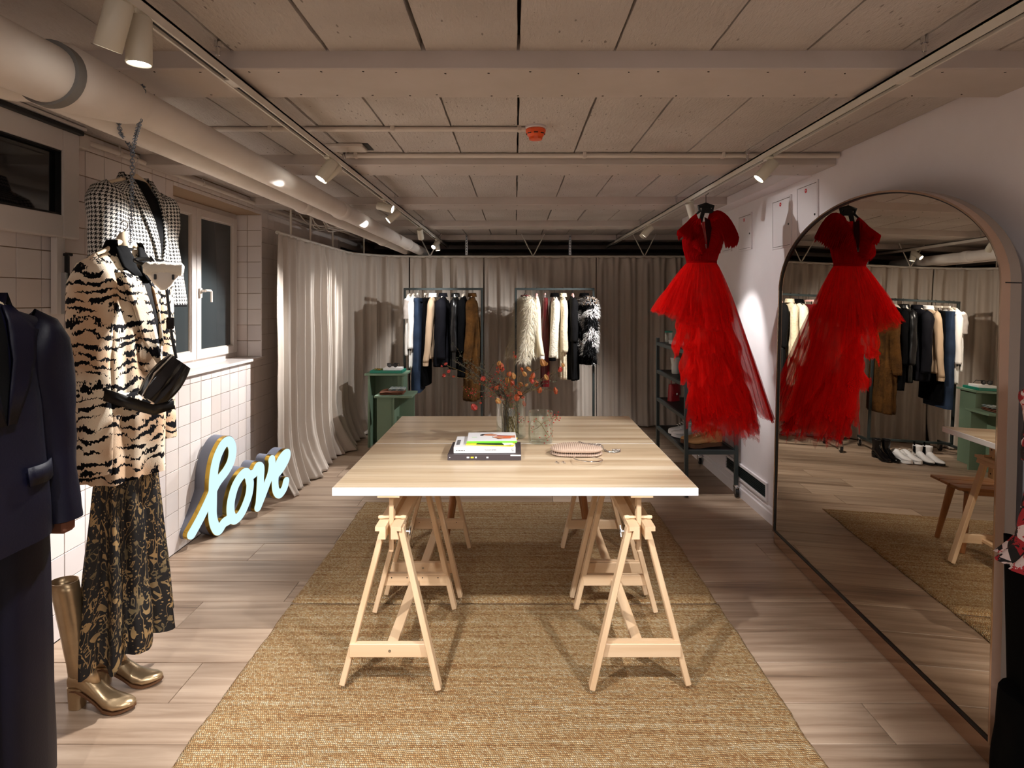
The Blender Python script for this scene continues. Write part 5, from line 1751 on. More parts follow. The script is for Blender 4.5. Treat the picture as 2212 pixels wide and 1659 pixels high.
# ---- garments at the right edge ------------------------------------------------
t = empty('blouse', (1.53, 1.61, 1.42), math.radians(-88), 'red, white and black floral blouse with frilled hem at the right edge', 'blouse')
b = Body(.50, .13, .15, .185, .06, .08, nk=.05, seed=21, fa=.010, nf=6)
MB().loft(b.rings()).build('torso', M['floral'], t, smooth=True, auto=False)
rr = []
for i in range(8):
    q = i / 7
    rr.append([((.180 + .045 * q + (.004 + .012 * q) * math.sin(16 * 2 * PI * k / 96)) * math.cos(2 * PI * k / 96), (.085 + .05 * q + (.004 + .012 * q) * math.sin(16 * 2 * PI * k / 96)) * math.sin(2 * PI * k / 96), -.47 - .07 * q - .004 * math.sin(11 * 2 * PI * k / 96)) for k in range(96)])
MB().loft(rr).build('frilled_hem', M['floral'], t, smooth=True, auto=False)
for s in (-1, 1):
    rg = sleeve(s, b, .22, .07, .06, .0, 0, 23 + s)
    MB().loft(rg).build('sleeve', M['floral'], t, smooth=True, auto=False)
t = empty('trousers', (1.515, 1.67, .92), math.radians(-88), 'slim black trousers hanging under the floral blouse at the right edge', 'trousers')
for s in (-1, 1):
    rr = [[(s * .09 + (.085 - .02 * q / 15) * math.cos(2 * PI * k / 28), (.024) * math.sin(2 * PI * k / 28) * (1 + .1 * nz(k * .4, q * .4)), -.72 * q / 15) for k in range(28)] for q in range(16)]
    MB().loft(rr).build('leg', M['blackfab'], t, smooth=True, auto=False)
t = empty('fabric_bag', (1.52, 1.72, .33), 0, 'black slouchy fabric bag at the lower right corner in front of the mirror', 'bag')
rr = []
for i in range(22):
    q = i / 21
    f = .085 + .03 * math.sin(q * 2.4)
    rr.append([((f + .012 * nz(math.cos(2 * PI * k / 40) * 2, q * 4, math.sin(2 * PI * k / 40) * 2)) * superpt(2 * PI * k / 40, .7)[0], (.10 + .01 * nz(k * .2, q * 3)) * superpt(2 * PI * k / 40, .7)[1], .16 - .48 * q) for k in range(40)])
MB().loft(rr, True).build('pouch', M['blackfab'], t, smooth=True)
MB().tube(catmull([(-.06, 0, .15), (-.05, 0, .30), (.0, 0, .36), (.05, 0, .30), (.06, 0, .15)], 6), .006, 8).build('strap', M['blackfab'], t, smooth=True)

# ---- the red dress ---------------------------------------------------------------
DX, DY = 1.29, 4.14
t = empty('tulle_dress', (DX, DY, 0), 0, 'bright red tiered tulle dress with ruffled shoulders hanging from the right track', 'dress')
def sm(x): x = max(0., min(1., x)); return x * x * (3 - 2 * x)
def ring_sheet(name, mat, n, m, fn, parent=t, k=None):
    rings = [[fn(2 * PI * q / n, i / m) for q in range(n)] for i in range(m + 1)]
    return MB().loft(rings).build(name, mat, parent, smooth=True, auto=False)
# bodice
def bod(a, v):
    z = 1.895 + v * ((2.19 - .13 * sm((abs(math.cos(a)) - .55) / .4) if abs(math.cos(a)) > .35 else 2.19 - .20 * (1 - abs(math.cos(a)) / .35) * (1 if math.sin(a) < 0 else .45)) - 1.895)
    q = (z - 1.895) / .3
    w = .098 + .034 * math.sin(min(1, q) * PI * .9) - .045 * max(0, q - .5); d = .070 + .022 * math.sin(min(1, q) * PI * .6)
    f = .0025 * math.sin(46 * a)
    return ((w + f) * math.cos(a), (d + f) * math.sin(a), z)
ring_sheet('bodice', M['tulle_dense'], 184, 14, bod)
MB().loft([[((.101 + e_) * math.cos(2 * PI * k / 48), (.073 + e_) * math.sin(2 * PI * k / 48), z) for k in range(48)] for z, e_ in ((1.888, 0), (1.892, .003), (1.902, .003), (1.906, 0))]).build('waist_ribbon', M['tulle_dense'], t, smooth=True)
# pleated fans that make the collar and the cap sleeves
def fan(inner, mid, outer, n, amp, name, lay=0):
    k_ = max(4, n // (len(inner) - 1))
    A, B, C = (catmull(q, 40) for q in (inner, mid, outer))
    def smp(P, u):
        f = u * (len(P) - 1); i = min(int(f), len(P) - 2)
        return P[i].lerp(P[i + 1], f - i)
    rows = []
    for j in range(9):
        v = j / 8
        row = []
        for i in range(n + 1):
            u = i / n
            a, b_, c = smp(A, u), smp(B, u), smp(C, u)
            p = a * ((1 - v) * (1 - 2 * v)) + b_ * (4 * v * (1 - v)) + c * (v * (2 * v - 1))
            z_ = (1 if i % 2 else -1) * amp * v
            rag = .010 * nz(u * 16, lay, 3) * v * v
            d = (c - a).normalized()
            p = p + Vector((0, -z_ * .6, z_)) + d * rag + Vector((0, .010 * nz(u * 4, v * 2, lay), 0)) * v
            row.append(tuple(p))
        rows.append(row)
    return MB().grid(rows).build(name, M['tulle_dense'], t, smooth=False, recalc=False)
for k in range(2):
    o_ = .012 * k
    fan([(-.012, -.085, 2.05), (-.03, -.06, 2.15), (-.04, 0, 2.235), (-.03, .06, 2.14)], [(-.05, -.12 - o_, 2.07), (-.08, -.08, 2.12), (-.10, 0, 2.175), (-.08, .07, 2.12)],
        [(-.07 + o_, -.14, 2.05 - o_), (-.135 + o_, -.10, 2.055 - o_), (-.175 + o_, -.02, 2.105 - o_ * 2), (-.14, .07, 2.06)], 34, .009, 'cap_sleeve', k)
    fan([(.02, -.085, 2.05), (.04, -.06, 2.15), (.055, 0, 2.235), (.04, .06, 2.14)], [(.075, -.12 - o_, 2.10), (.125, -.08, 2.165), (.155, 0, 2.235), (.12, .07, 2.16)],
        [(.13 - o_, -.14, 2.00 - o_), (.205 - o_, -.11, 2.01 - o_), (.245 - o_, -.02, 2.085 - o_ * 2), (.21, .07, 2.06), ], 40, .009, 'cap_sleeve', k + 5)
    fan([(-.004, -.105 - o_, 1.955), (-.010, -.105, 2.03), (-.022, -.09, 2.12), (-.04, -.05, 2.20)], [(-.04, -.125 - o_, 1.95), (-.06, -.125 - o_, 2.0), (-.075, -.11 - o_, 2.07), (-.085, -.08, 2.12)],
        [(-.045 + o_ * 2, -.10, 1.925 + o_), (-.095 + o_ * 2, -.085, 1.935 + o_), (-.135 + o_, -.065, 1.98 + o_), (-.105, -.055, 2.035)], 34, .008, 'chest_ruffle', k + 9)
    fan([(.004, -.105 - o_, 1.955), (.014, -.105, 2.03), (.03, -.09, 2.12), (.05, -.05, 2.20)], [(.035, -.130 - o_, 1.96), (.06, -.130 - o_, 2.01), (.08, -.12 - o_, 2.08), (.095, -.09, 2.15)],
        [(.055 - o_ * 2, -.115, 1.93 + o_), (.09 - o_ * 2, -.11, 1.955 + o_), (.115 - o_, -.10, 2.02 + o_), (.13, -.085, 2.09)], 34, .008, 'chest_ruffle', k + 13)
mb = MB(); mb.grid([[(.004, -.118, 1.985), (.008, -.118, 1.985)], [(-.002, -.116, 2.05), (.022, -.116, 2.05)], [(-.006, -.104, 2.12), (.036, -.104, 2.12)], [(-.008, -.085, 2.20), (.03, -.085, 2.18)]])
mb.build('neck_shade_patch', M['neckline_shade'], t, smooth=True, recalc=False)  # dark patch laid over the V to stand for its shaded inside
# upper overskirt with train
def over(a, v, grow=0, zo=0, seed=1, train=1., amp=.012):
    c, s_ = math.cos(a), math.sin(a)
    tr = sm((c - .15) / .8) * train
    zh = 1.50 + .06 * sm(-c) - .055 * sm(-s_) * (1 - tr) - .70 * tr + zo
    rh = .285 + .03 * sm(-c) + .205 * tr + grow
    ry = .27 - .08 * tr + grow
    if train < .5: rh -= .07 * sm(c); 
    r0x, r0y = .100, .072
    bell = v ** .85
    rx = r0x + (rh - r0x) * bell; rr_ = r0y + (ry - r0y) * bell
    w_ = a + .05 * nz(v * 3, a, seed)
    f = amp * v * (1.9 * nz(math.cos(w_) * 4.5, math.sin(w_) * 4.5, v * 1.1 + seed) + 1.3 * nz(math.cos(w_) * 10, math.sin(w_) * 10, v * 1.4 + seed) + .8 * nz(math.cos(w_) * 24, math.sin(w_) * 24, v + seed))
    z = 1.895 + (zh - 1.895) * v + (.014 * nz(c * 14, s_ * 14, seed) + .008 * nz(c * 40, s_ * 40, seed) if v > .95 else 0)
    return ((rx + f) * c, (rr_ + f) * s_, z)
ring_sheet('overskirt_layer', M['tulle'], 300, 34, lambda a, v: over(a, v, 0, 0, 1, 1, .020))
ring_sheet('overskirt_layer', M['tulle'], 300, 26, lambda a, v: over(a, v, -.018, .02, 4, 0, .020))
ring_sheet('overskirt_layer', M['tulle_thin'], 300, 30, lambda a, v: over(a, v, .004, -.012, 7, .96, .022))
ring_sheet('overskirt_layer', M['tulle'], 300, 26, lambda a, v: over(a, v, -.045, .04, 9, 0, .026))
# ragged lower tiers
def tier(z0, z1, r0, r1, seed, mat, cx0, cx1, n=260, m=16, kp=19, rag=.035):
    def fn(a, v):
        c, s_ = math.cos(a), math.sin(a)
        z = z0 + (z1 - z0) * v
        cx = cx0 + (cx1 - cx0) * v
        r = r0 + (r1 - r0) * v ** .8
        f = (.014 + .030 * v) * 1.6 * nz(c * kp * .4, s_ * kp * .4, v * 1.6 + seed) + .055 * nz(c * 2.6 + seed, s_ * 2.6, z * 4.5) + .016 * nz(c * 9, s_ * 9, z * 12 + seed)
        if v > .8: z += rag * nz(c * 6, s_ * 6, seed) * (v - .8) / .2 + rag * .6 * nz(c * 22, s_ * 22, seed) * (v - .8) / .2
        return (cx + (r + f) * c, (r * .85 + f) * s_, z)
    return ring_sheet('skirt_tier', mat, n, m, fn)
tier(1.62, .88, .09, .150, 3, M['tulle'], .03, .13, kp=13)
tier(1.62, 1.28, .12, .200, 11, M['tulle'], .01, .035, kp=15, rag=.08)
tier(1.50, .80, .11, .190, 21, M['tulle'], .03, .155, kp=9, rag=.09)
tier(1.36, 1.08, .15, .205, 12, M['tulle'], .04, .075, kp=14, rag=.08)
tier(1.24, .76, .13, .210, 22, M['tulle_thin'], .07, .185, kp=11, rag=.09)
tier(1.14, .88, .15, .195, 14, M['tulle'], .09, .14, kp=12, rag=.08)
tier(1.00, .74, .15, .185, 15, M['tulle'], .13, .175, kp=16, rag=.07)
tier(.96, .70, .13, .195, 16, M['tulle_thin'], .13, .185, kp=10, rag=.07)
hg = hanger(DX + .03, DY, 2.395, 2.29, 0, 'blackhanger', 'black hanger hooked on the right lighting track, holding the red dress', hookmat='black', half=.07, group=None)
MB().prism([(-.022, .0), (.022, .0), (.055, -.07), (.02, -.05), (-.01, -.05), (-.03, -.12), (-.045, -.10)], 1, -.012, .012).build('neck_block', M['blackhanger'], hg)
tg = MB(); tg.box((.0, .1, 2.05), (.022, .0015, .10)); tg.build('price_tag', M['paperwhite'], t)
MB().box((-.005, -.094, 2.0), (.016, .002, .03)).build('neck_label', M['greyfab'], t)
# ------------------------------------------------------------------ things on the table
TT = .8702
def at(px, py, Y): return Vector(((px - 1113) * Y / F, Y, CAMZ - (py - 647) * Y / F))
def on_table(px, py):
    Y = (CAMZ - TT) * F / (py - 647)
    return Vector(((px - 1113) * Y / F, Y, TT))
def text_mesh(name, s, size, mat, parent, loc, rot=(0, 0, 0), ext=.0002):
    cu = bpy.data.curves.new(name, 'FONT'); cu.body = s; cu.size = size; cu.extrude = ext; cu.align_x = 'CENTER'; cu.align_y = 'CENTER'
    tmp = bpy.data.objects.new(name, cu); COL.objects.link(tmp)
    bpy.context.view_layer.update()
    me = bpy.data.meshes.new_from_object(tmp.evaluated_get(bpy.context.evaluated_depsgraph_get()))
    bpy.data.objects.remove(tmp)
    me.materials.clear(); me.materials.append(mat)
    o = bpy.data.objects.new(name, me); COL.objects.link(o); o.parent = parent; o.location = loc; o.rotation_euler = rot
    return o
# dark big book
b1 = empty('book', (-.148, 2.985, TT + .0005), 0, 'large dark grey book at the bottom of the stack on the table', 'book', 'books stacked on the table')
MB().box((0, 0, .0265), (.352, .25, .003), ch=.001).build('cover', M['darkcover'], b1)
MB().box((0, 0, .0015), (.352, .25, .003), ch=.001).build('cover', M['darkcover'], b1)
MB().box((0, -.1235, .014), (.352, .003, .026), ch=.001).build('spine', M['darkcover'], b1)
MB().box((0, .002, .014), (.346, .242, .022)).build('pages', M['paperwhite'], b1)
for x, w in ((-.165, .004), (-.078, .012), (-.058, .014), (-.040, .008), (.015, .010)):
    MB().box((x, -.1254, .014), (w, .0008, .007 if w > .005 else .003), ch=.0002).build('spine_mark', M['yellow'] if abs(x + .058) < .002 else M['paperwhite'], b1)
MB().box((.150, -.1252, .024), (.05, .0012, .006)).build('spine_label', M['paperwhite'], b1)
# white book
b2 = empty('book', (-.150, 2.995, TT + .0290), .02, 'thick white magazine book in the middle of the stack on the table', 'book', 'books stacked on the table')
MB().box((0, 0, .015), (.298, .225, .030), ch=.001).build('cover', M['paperwhite'], b2)
text_mesh('spine_lettering', 'TRANSFORMER /', .0085, M['inkblack'], b2, (.03, -.1129, .015), (PI / 2, 0, 0))
text_mesh('spine_number', '07', .014, M['inkblack'], b2, (.136, -.1129, .015), (PI / 2, -PI / 2, 0))
for k in range(6): MB().box((-.135 + k * .0075, -.1129, .014), (.0045, .0004, .004)).build('spine_mark', M['inkblack'], b2)
for k in range(7): MB().box((-.132, -.06 + k * .014, .0303), (.018, .009, .0004), rot=(0, 0, .3)).build('cover_mark', M['inkblack'], b2)
# yellow edged magazine
b3 = empty('magazine', (-.115, 2.985, TT + .0595), -.12, 'thin yellow edged magazine under the top magazine', 'magazine', 'books stacked on the table')
MB().box((0, 0, .003), (.235, .17, .005), ch=.001).build('cover', M['yellow'], b3)
MB().box((.02, -.02, .006), (.17, .13, .001)).build('page', M['inkblack'], b3)
MB().box((.085, -.05, .0066), (.05, .06, .0006), rot=(0, 0, .4)).build('page_corner', M['paperwhite'], b3)
# top magazine
b4 = empty('magazine', (-.118, 3.03, TT + .0665), .035, 'white magazine with lime green spine and reclining figure cover, topmost of the stack', 'magazine', 'books stacked on the table')
MB().box((0, 0, .0045), (.245, .19, .009), ch=.0008).build('cover', M['paperwhite'], b4)
MB().box((0, -.0952, .0045), (.246, .0015, .0085)).build('spine', M['limegreen'], b4)
def blob(mat, pts, z, name):
    mb = MB(); mb.prism([tuple(p) for p in pts], 2, z, z + .0003); return mb.build(name, M[mat], b4)
blob('inkblack', [(-.062, .035), (-.05, .055), (-.02, .062), (.01, .066), (-.005, .052), (-.035, .045), (-.045, .022), (-.058, .022)], .0091, 'cover_print')
blob('skin', [(-.045, .03), (-.035, .048), (-.005, .055), (.02, .045), (.03, .03), (.01, .012), (-.02, .018)], .0093, 'cover_print')
blob('redbag', [(.02, .03), (.07, .022), (.10, .02), (.10, .012), (.03, .010)], .0094, 'cover_print')
blob('inkblack', [(.0, -.012), (.03, -.052), (.05, -.055), (.04, -.048), (.01, -.02), (.005, .0)], .0092, 'cover_print')
blob('skin', [(.005, -.01), (.03, .005), (.08, .012), (.118, .022), (.118, -.03), (.09, -.048), (.04, -.05), (.015, -.032)], .0095, 'cover_print')
blob('orange', [(.05, -.012), (.10, -.005), (.105, -.022), (.06, -.028)], .0097, 'cover_print')
blob('paperwhite', [(.095, -.045), (.112, -.045), (.112, -.032), (.095, -.032)], .0099, 'barcode')
blob('limegreen', [(-.10, -.01), (-.075, -.01), (-.075, -.013), (-.10, -.013)], .0092, 'cover_print')

# glass vases
def vase(px, py, r, h, lab):
    p = on_table(px, py)
    t = empty('glass_vase', (p.x, p.y + r * .0, TT + .0004), 0, lab, 'vase')
    prof = [(.0, .0), (r * .93, .0), (r, .006), (r, h - .002), (r - .0015, h), (r - .003, h - .002), (r - .003, .014), (r * .86, .010), (.0, .009)]
    MB().lathe(prof, n=48).build('glass_wall', M['glass'], t, smooth=True)
    MB().tube([((r - .0015) * math.cos(2 * PI * k / 48), (r - .0015) * math.sin(2 * PI * k / 48), h) for k in range(48)], .0017, 6, caps=False, closed=True).build('rim', M['glass'], t, smooth=True)
    return t, p
v1, p1_ = vase(1104, 944, .083, .225, 'tall clear glass cylinder vase holding the lichen branches')
v2, p2_ = vase(1168, 955, .067, .165, 'short wide clear glass vase with a thin red berry twig')
# bouquet
bq = empty('branch_bouquet', (p1_.x, p1_.y, TT + .012), 0, 'arrangement of lichen twigs, orange husks and red berries in the tall vase', 'dried flowers')
B0 = Vector((p1_.x, p1_.y, TT + .012))
rb = random.Random(11)
def add_branch(tip, thick, mat, sag=0, twigs=0, moss=False, base=None, parent=bq, origin=None, name='branch'):
    origin = B0 if origin is None else origin
    tip = tip - origin
    a = rb.uniform(0, 2 * PI); rr = rb.uniform(.02, .055)
    s = Vector((rr * math.cos(a), rr * math.sin(a), .004)) if base is None else base
    neck = Vector((max(-.055, min(.055, tip.x * .22 - s.x * .3)), max(-.05, min(.05, -s.y * .4 + tip.y * .2)), .205))
    mid = neck.lerp(tip, .5) + Vector((rb.uniform(-.015, .015), rb.uniform(-.015, .015), .02 + sag))
    P = catmull([s, s.lerp(neck, .5) + Vector((rb.uniform(-.008, .008), 0, 0)), neck, mid, tip], 6)
    n = len(P)
    mb = MB()
    rad = [thick * (1 - .75 * i / (n - 1)) for i in range(n)]
    mb.tube(P, rad, 6)
    sub = []
    for k in range(twigs):
        i = rb.randrange(int(n * .5), n - 1)
        d = (P[min(i + 1, n - 1)] - P[i - 1]).normalized()
        side = Vector((rb.uniform(-1, 1), rb.uniform(-1, 1), rb.uniform(-.3, 1))).normalized()
        e = P[i] + (d * .9 + side * .8).normalized() * rb.uniform(.03, .08)
        m_ = P[i].lerp(e, .5) + Vector((0, 0, .006))
        mb.tube([P[i], m_, e], [thick * .35, thick * .28, thick * .15], 5)
        sub.append(e)
    br = mb.build(name, M[mat], parent, smooth=True)
    if moss:
        mm = MB()
        for k in range(90):
            i = rb.randrange(int(n * .34), n - 1); q = P[i].lerp(P[i + 1], rb.random())
            if sub and rb.random() < .5:
                e = rb.choice(sub); q = P[rb.randrange(int(n * .6), n)].lerp(e, rb.random()) if rb.random() < .3 else e + Vector((rb.uniform(-.015, .015), rb.uniform(-.01, .01), rb.uniform(-.015, .015)))
            v = Vector((rb.uniform(-1, 1), rb.uniform(-1, 1), rb.uniform(-1, 1))).normalized() * rb.uniform(.004, .012)
            w = v.cross(Vector((rb.random(), rb.random(), rb.random()))).normalized() * .002
            mm.add([q - w, q + w, q + v], [(0, 1, 2)])
            mm.add([q - w * 1.2, q + v * .5 + w * 2, q + v * .9 - w], [(0, 1, 2)])
        mm.build('lichen', M['moss'], br, recalc=False)['kind'] = 'stuff'
    return P, br, sub
def husk(p, mat, r, parent=bq, origin=None):
    origin = B0 if origin is None else origin
    c = p - origin
    mb = MB()
    rings = []
    tilt = Euler((rb.uniform(-1, 1), rb.uniform(-1, 1), rb.uniform(0, 6))).to_matrix()
    sx = rb.uniform(.6, 1.0)
    for i in range(7):
        q = i / 6
        rr = r * (.12 + .95 * math.sin(PI * (q * .88 + .06)) ** .8) * (1 - .25 * q)
        ring = []
        for k in range(10):
            a = 2 * PI * k / 10
            f = 1 + .22 * math.cos(5 * a) + rb.uniform(-.08, .08) + (.5 * q * (k % 2) if i == 6 else 0)
            v = Vector((rr * f * math.cos(a) * sx, rr * f * math.sin(a), (q - .5) * r * 2.5))
            ring.append(c + tilt @ v)
        rings.append(ring)
    mb.loft(rings)
    mb.build('husk', M[mat], parent, smooth=False, recalc=False)
def berries(center, n, spread, parent=bq, origin=None, r=.0032):
    origin = B0 if origin is None else origin
    c = center - origin
    mb = MB(); st = MB()
    for _ in range(n):
        o = Vector((rb.gauss(0, spread), rb.gauss(0, spread), rb.gauss(0, spread)))
        mb.ball(c + o, r * rb.uniform(.7, 1.15), 6)
        st.tube([c + o, c + o * .4 - Vector((0, 0, .008)), c - Vector((0, 0, .015))], .0006, 4)
    mb.build('berries', M['berry'], parent, smooth=True)['kind'] = 'stuff'
    st.build('berry_stalks', M['twig'], parent, smooth=True)['kind'] = 'stuff'
V1Y = p1_.y
for (x, y, th, tw) in ((982, 780, .0045, 9), (991, 766, .0035, 4), (1034, 791, .004, 8), (1000, 792, .005, 11), (1010, 812, .0045, 10), (1048, 800, .004, 7), (1022, 826, .0045, 10), (1040, 845, .004, 9), (1205, 822, .003, 6), (1190, 815, .0028, 5), (1060, 840, .004, 8), (1085, 815, .0035, 6)):
    add_branch(at(x, y, V1Y + rb.uniform(-.12, .12)), th, 'bark', 0, tw, True)
hk = [(959, 811, 'r', .010), (954, 791, 'r', .007), (969, 802, 'r', .009), (980, 813, 'r', .009), (963, 786, 'r', .008), (1024, 879, 'r', .017), (1038, 870, 'r', .006), (1043, 818, 'r', .013),
      (1173, 783, 'y', .017), (1180, 786, 'y', .010), (1180, 815, 'y', .014), (1210, 798, 'r', .015), (1216, 788, 'y', .010), (1166, 843, 'o', .014), (1200, 844, 'o', .016), (1158, 828, 'o', .015), (1150, 824, 'r', .010), (1142, 797, 'y', .014),
      (1127, 798, 'o', .012), (1133, 808, 'y', .012), (1151, 812, 'o', .015), (1147, 820, 'o', .012), (1082, 791, 'o', .016), (1078, 785, 'y', .012), (1086, 798, 'r', .012), (1109, 812, 'y', .015), (1076, 866, 'y', .016), (1132, 872, 'o', .013),
      (1116, 859, 'o', .015), (1122, 850, 'o', .014), (1128, 858, 'r', .010), (1079, 833, 'o', .015), (1072, 838, 'o', .012), (1096, 821, 'y', .016), (1106, 826, 'o', .014), (1124, 830, 'y', .013), (1114, 836, 'o', .012), (1100, 808, 'o', .013), (1137, 832, 'y', .008)]
for x, y, c, r in hk:
    p = at(x, y, V1Y + rb.uniform(-.09, .06))
    husk(p, {'o': 'leaf_o', 'y': 'leaf_y', 'r': 'leaf_r'}[c], r)
for x, y in ((959, 811), (965, 790), (1024, 879), (1043, 818), (1173, 790), (1180, 820), (1210, 800), (1166, 845), (1200, 845), (1156, 828), (1140, 800), (1127, 798), (1082, 792), (1108, 812), (1122, 850), (1079, 836), (1096, 822), (1093, 752), (1110, 768)):
    add_branch(at(x, y, V1Y + rb.uniform(-.09, .06)), .0022, 'twig', .01, 2, False)
for x, y, n, s in ((1015, 843, 16, .018), (1024, 850, 8, .012), (1050, 822, 14, .02), (1062, 845, 20, .022), (1090, 850, 26, .022), (1100, 862, 22, .018), (1075, 806, 12, .015), (1112, 770, 8, .008), (1120, 840, 18, .025), (1118, 895, 12, .012), (1125, 905, 10, .012), (1092, 838, 18, .03), (1105, 880, 14, .02), (1060, 826, 10, .02)):
    berries(at(x, y, V1Y + rb.uniform(-.08, .05)), n, s)
# berry twig in the short vase
O2 = Vector((p2_.x, p2_.y, TT + .012))
tw = empty('berry_twig', tuple(O2), 0, 'thin green twig with small red berries in the short vase', 'dried flowers')
def L2(pxy, dy=0): return at(pxy[0], pxy[1], p2_.y + dy) - O2
mb = MB()
for path in ([(1147, 952), (1143, 935), (1146, 912), (1160, 905)], [(1188, 945), (1180, 935), (1174, 925), (1165, 912), (1155, 908)], [(1146, 930), (1160, 925), (1175, 912), (1192, 905), (1205, 898)], [(1180, 948), (1190, 940), (1194, 930)], [(1192, 905), (1188, 895), (1184, 888)], [(1200, 900), (1203, 905), (1208, 908)]):
    mb.tube(catmull([L2(q, rb.uniform(-.02, .02)) for q in path], 5), .0014, 5)
mb.build('twig', M['twig'], tw, smooth=True)
mb = MB()
for (x, y) in ((1176, 957), (1180, 960), (1183, 951), (1171, 955), (1186, 944), (1193, 942), (1190, 936), (1194, 930), (1189, 926), (1183, 932), (1180, 920), (1187, 918), (1177, 914), (1172, 903), (1183, 897), (1190, 893), (1184, 888), (1198, 896), (1203, 903), (1208, 908), (1206, 890), (1200, 907), (1150, 933), (1148, 925), (1152, 922), (1154, 910), (1158, 905), (1141, 911), (1188, 909), (1194, 900), (1196, 913), (1186, 905), (1178, 941), (1166, 945), (1204, 897), (1210, 903)):
    mb.ball(L2((x, y), rb.uniform(-.03, .03)), .0036, 6)
mb.build('berries', M['berry'], tw, smooth=True)['kind'] = 'stuff'

# knitted clutch
cl_ = empty('clutch_bag', (.305, 2.985, TT + .001), -.04, 'dusty pink ribbed knit clutch bag lying on the table', 'handbag')
def knit(z0, z1, w, d, yo, name):
    rows = []
    nx, ny = 130, 14
    mb = MB()
    R = []
    for j in range(2 * ny):
        a = 2 * PI * j / (2 * ny)
        row = []
        for i in range(nx + 1):
            u = i / nx
            x = (u - .5) * w
            ed = max(.02, 1 - abs(2 * u - 1) ** 5) ** .6
            rib = .0028 * math.sin(u * 26 * 2 * PI)
            c, s_ = superpt(a, .75)
            hgt = (z1 - z0) * (.75 + .25 * math.sin(PI * u)) * (.8 + .2 * math.sin(a * .5))
            row.append((x + .03 * (c) * (0), yo + c * (d * .5) * ed * (.86 + .14 * math.sin(PI * u)), z0 + hgt * .5 + (hgt * .5 * ed + rib) * s_))
        R.append(row)
    mb.loft([list(r) for r in zip(*R)], True)
    return mb.build(name, M['knit_pink'], cl_, smooth=True, auto=False)
knit(.0, .016, .262, .165, 0, 'lower_fold')
knit(.013, .048, .262, .168, .004, 'upper_fold')
c_ = empty('bag_chain', (.40, 3.0, TT), 0, 'silver chain strap lying beside and over the pink clutch', 'chain')
me_ = MB().tube([(.0045 * math.cos(2 * PI * k / 10), .0065 * math.sin(2 * PI * k / 10), 0) for k in range(10)], .0013, 5, caps=False, closed=True).mesh('link', M['chrome'])
pth = catmull([(-.075, .03, .046), (-.045, .0, .046), (-.0, -.01, .044), (.03, .01, .036), (.055, .03, .006), (.075, .01, .004), (.10, -.0, .004), (.125, .02, .004), (.115, .045, .004), (.095, .03, .006), (.12, .01, .009), (.13, .035, .009)], 7)
for k in range(0, len(pth) - 1):
    o = bpy.data.objects.new('link', me_); COL.objects.link(o); o.parent = c_
    d = pth[k + 1] - pth[k]
    o.location = pth[k] + Vector((rb.uniform(-.002, .002), rb.uniform(-.003, .003), 0)); o.rotation_euler = (rb.uniform(-.6, .6), rb.uniform(-.9, .9), math.atan2(d.y, d.x) - PI / 2)
# earrings and choker
for px, lab in ((1204, 'small silver figure earring nearer the books'), (1218, 'small silver figure earring nearer the choker')):
    p = on_table(px, 1000)
    t = empty('earring', (p.x, p.y, TT + .001), .25, lab, 'earring', 'pair of silver earrings')
    mb = MB(); mb.ball((0, .012, .002), .003, 8); mb.box((.001, .003, .002), (.004, .014, .003)); mb.box((-.006, .006, .002), (.010, .002, .002)); mb.box((-.001, -.010, .002), (.002, .014, .002), rot=(0, 0, .2)); mb.box((.004, -.010, .002), (.002, .014, .002), rot=(0, 0, -.2))
    mb.build('figure', M['chrome'], t, smooth=False)
    MB().tube([(0, .015, .002), (0, .024, .002)], .001, 6).build('pin', M['chrome'], t)
t = empty('choker', (.345, 2.835, TT + .004), 0, 'open silver ring choker lying in front of the pink clutch', 'necklace')
pp = [(.069 * math.cos(a), .078 * math.sin(a), .010 + .009 * math.sin(a * 1.0 + 3.6)) for a in [math.radians(150 + 280 * k / 40) for k in range(41)]]
MB().tube(pp, .0022, 8).build('ring', M['chrome'], t, smooth=True)
MB().tube(pp[18:27], .0032, 8).build('front_bar', M['chrome'], t, smooth=True)

# ------------------------------------------------------------------ things on the plinths
t = empty('book', (-1.435, 6.765, .8205), 0, 'large flat teal book on the tall green plinth', 'book')
MB().box((0, 0, .014), (.36, .26, .026), ch=.001).build('cover', M['teal'], t)
MB().box((.004, .006, .014), (.352, .25, .020)).build('pages', M['paperwhite'], t)
t = empty('book', (-1.375, 6.755, .8485), 0, 'small white paperback under the sunglasses on the tall green plinth', 'book')
MB().box((0, 0, .012), (.20, .16, .024), ch=.001).build('cover', M['paperwhite'], t)
MB().box((0, 0, .025), (.19, .15, .001)).build('cover_sheet', M['whitefab'], t)
t = empty('sunglasses', (-1.375, 6.70, .905), 0, 'black round sunglasses on the white paperback', 'sunglasses')
for s in (-1, 1):
    rim = MB(); rim.tube([(s * .033 + .024 * math.cos(2 * PI * k / 24), 0, .022 * math.sin(2 * PI * k / 24) * (1.0)) for k in range(24)], .0035, 6, caps=False, closed=True); rim.box((s * .052, 0, .016), (.018, .006, .012))
    rim.build('rim', M['black'], t, smooth=True)
    MB().lathe([(0, 0), (.023, 0)], n=20).build('lens_glass', M['winglass'], t).matrix_local = Matrix.Translation((s * .033, 0, 0)) @ Matrix.Rotation(PI / 2, 4, 'X')
    MB().tube([(s * .06, 0, .018), (s * .062, .07, .014), (s * .058, .12, -.022)], .003, 6).build('temple', M['black'], t, smooth=True)
MB().tube([(-.012, 0, .006), (0, 0, .011), (.012, 0, .006)], .003, 6).build('bridge', M['black'], t, smooth=True)
t = empty('gold_necklace', (-1.53, 6.70, .850), 0, 'chunky gold chain necklace on the teal book', 'necklace')
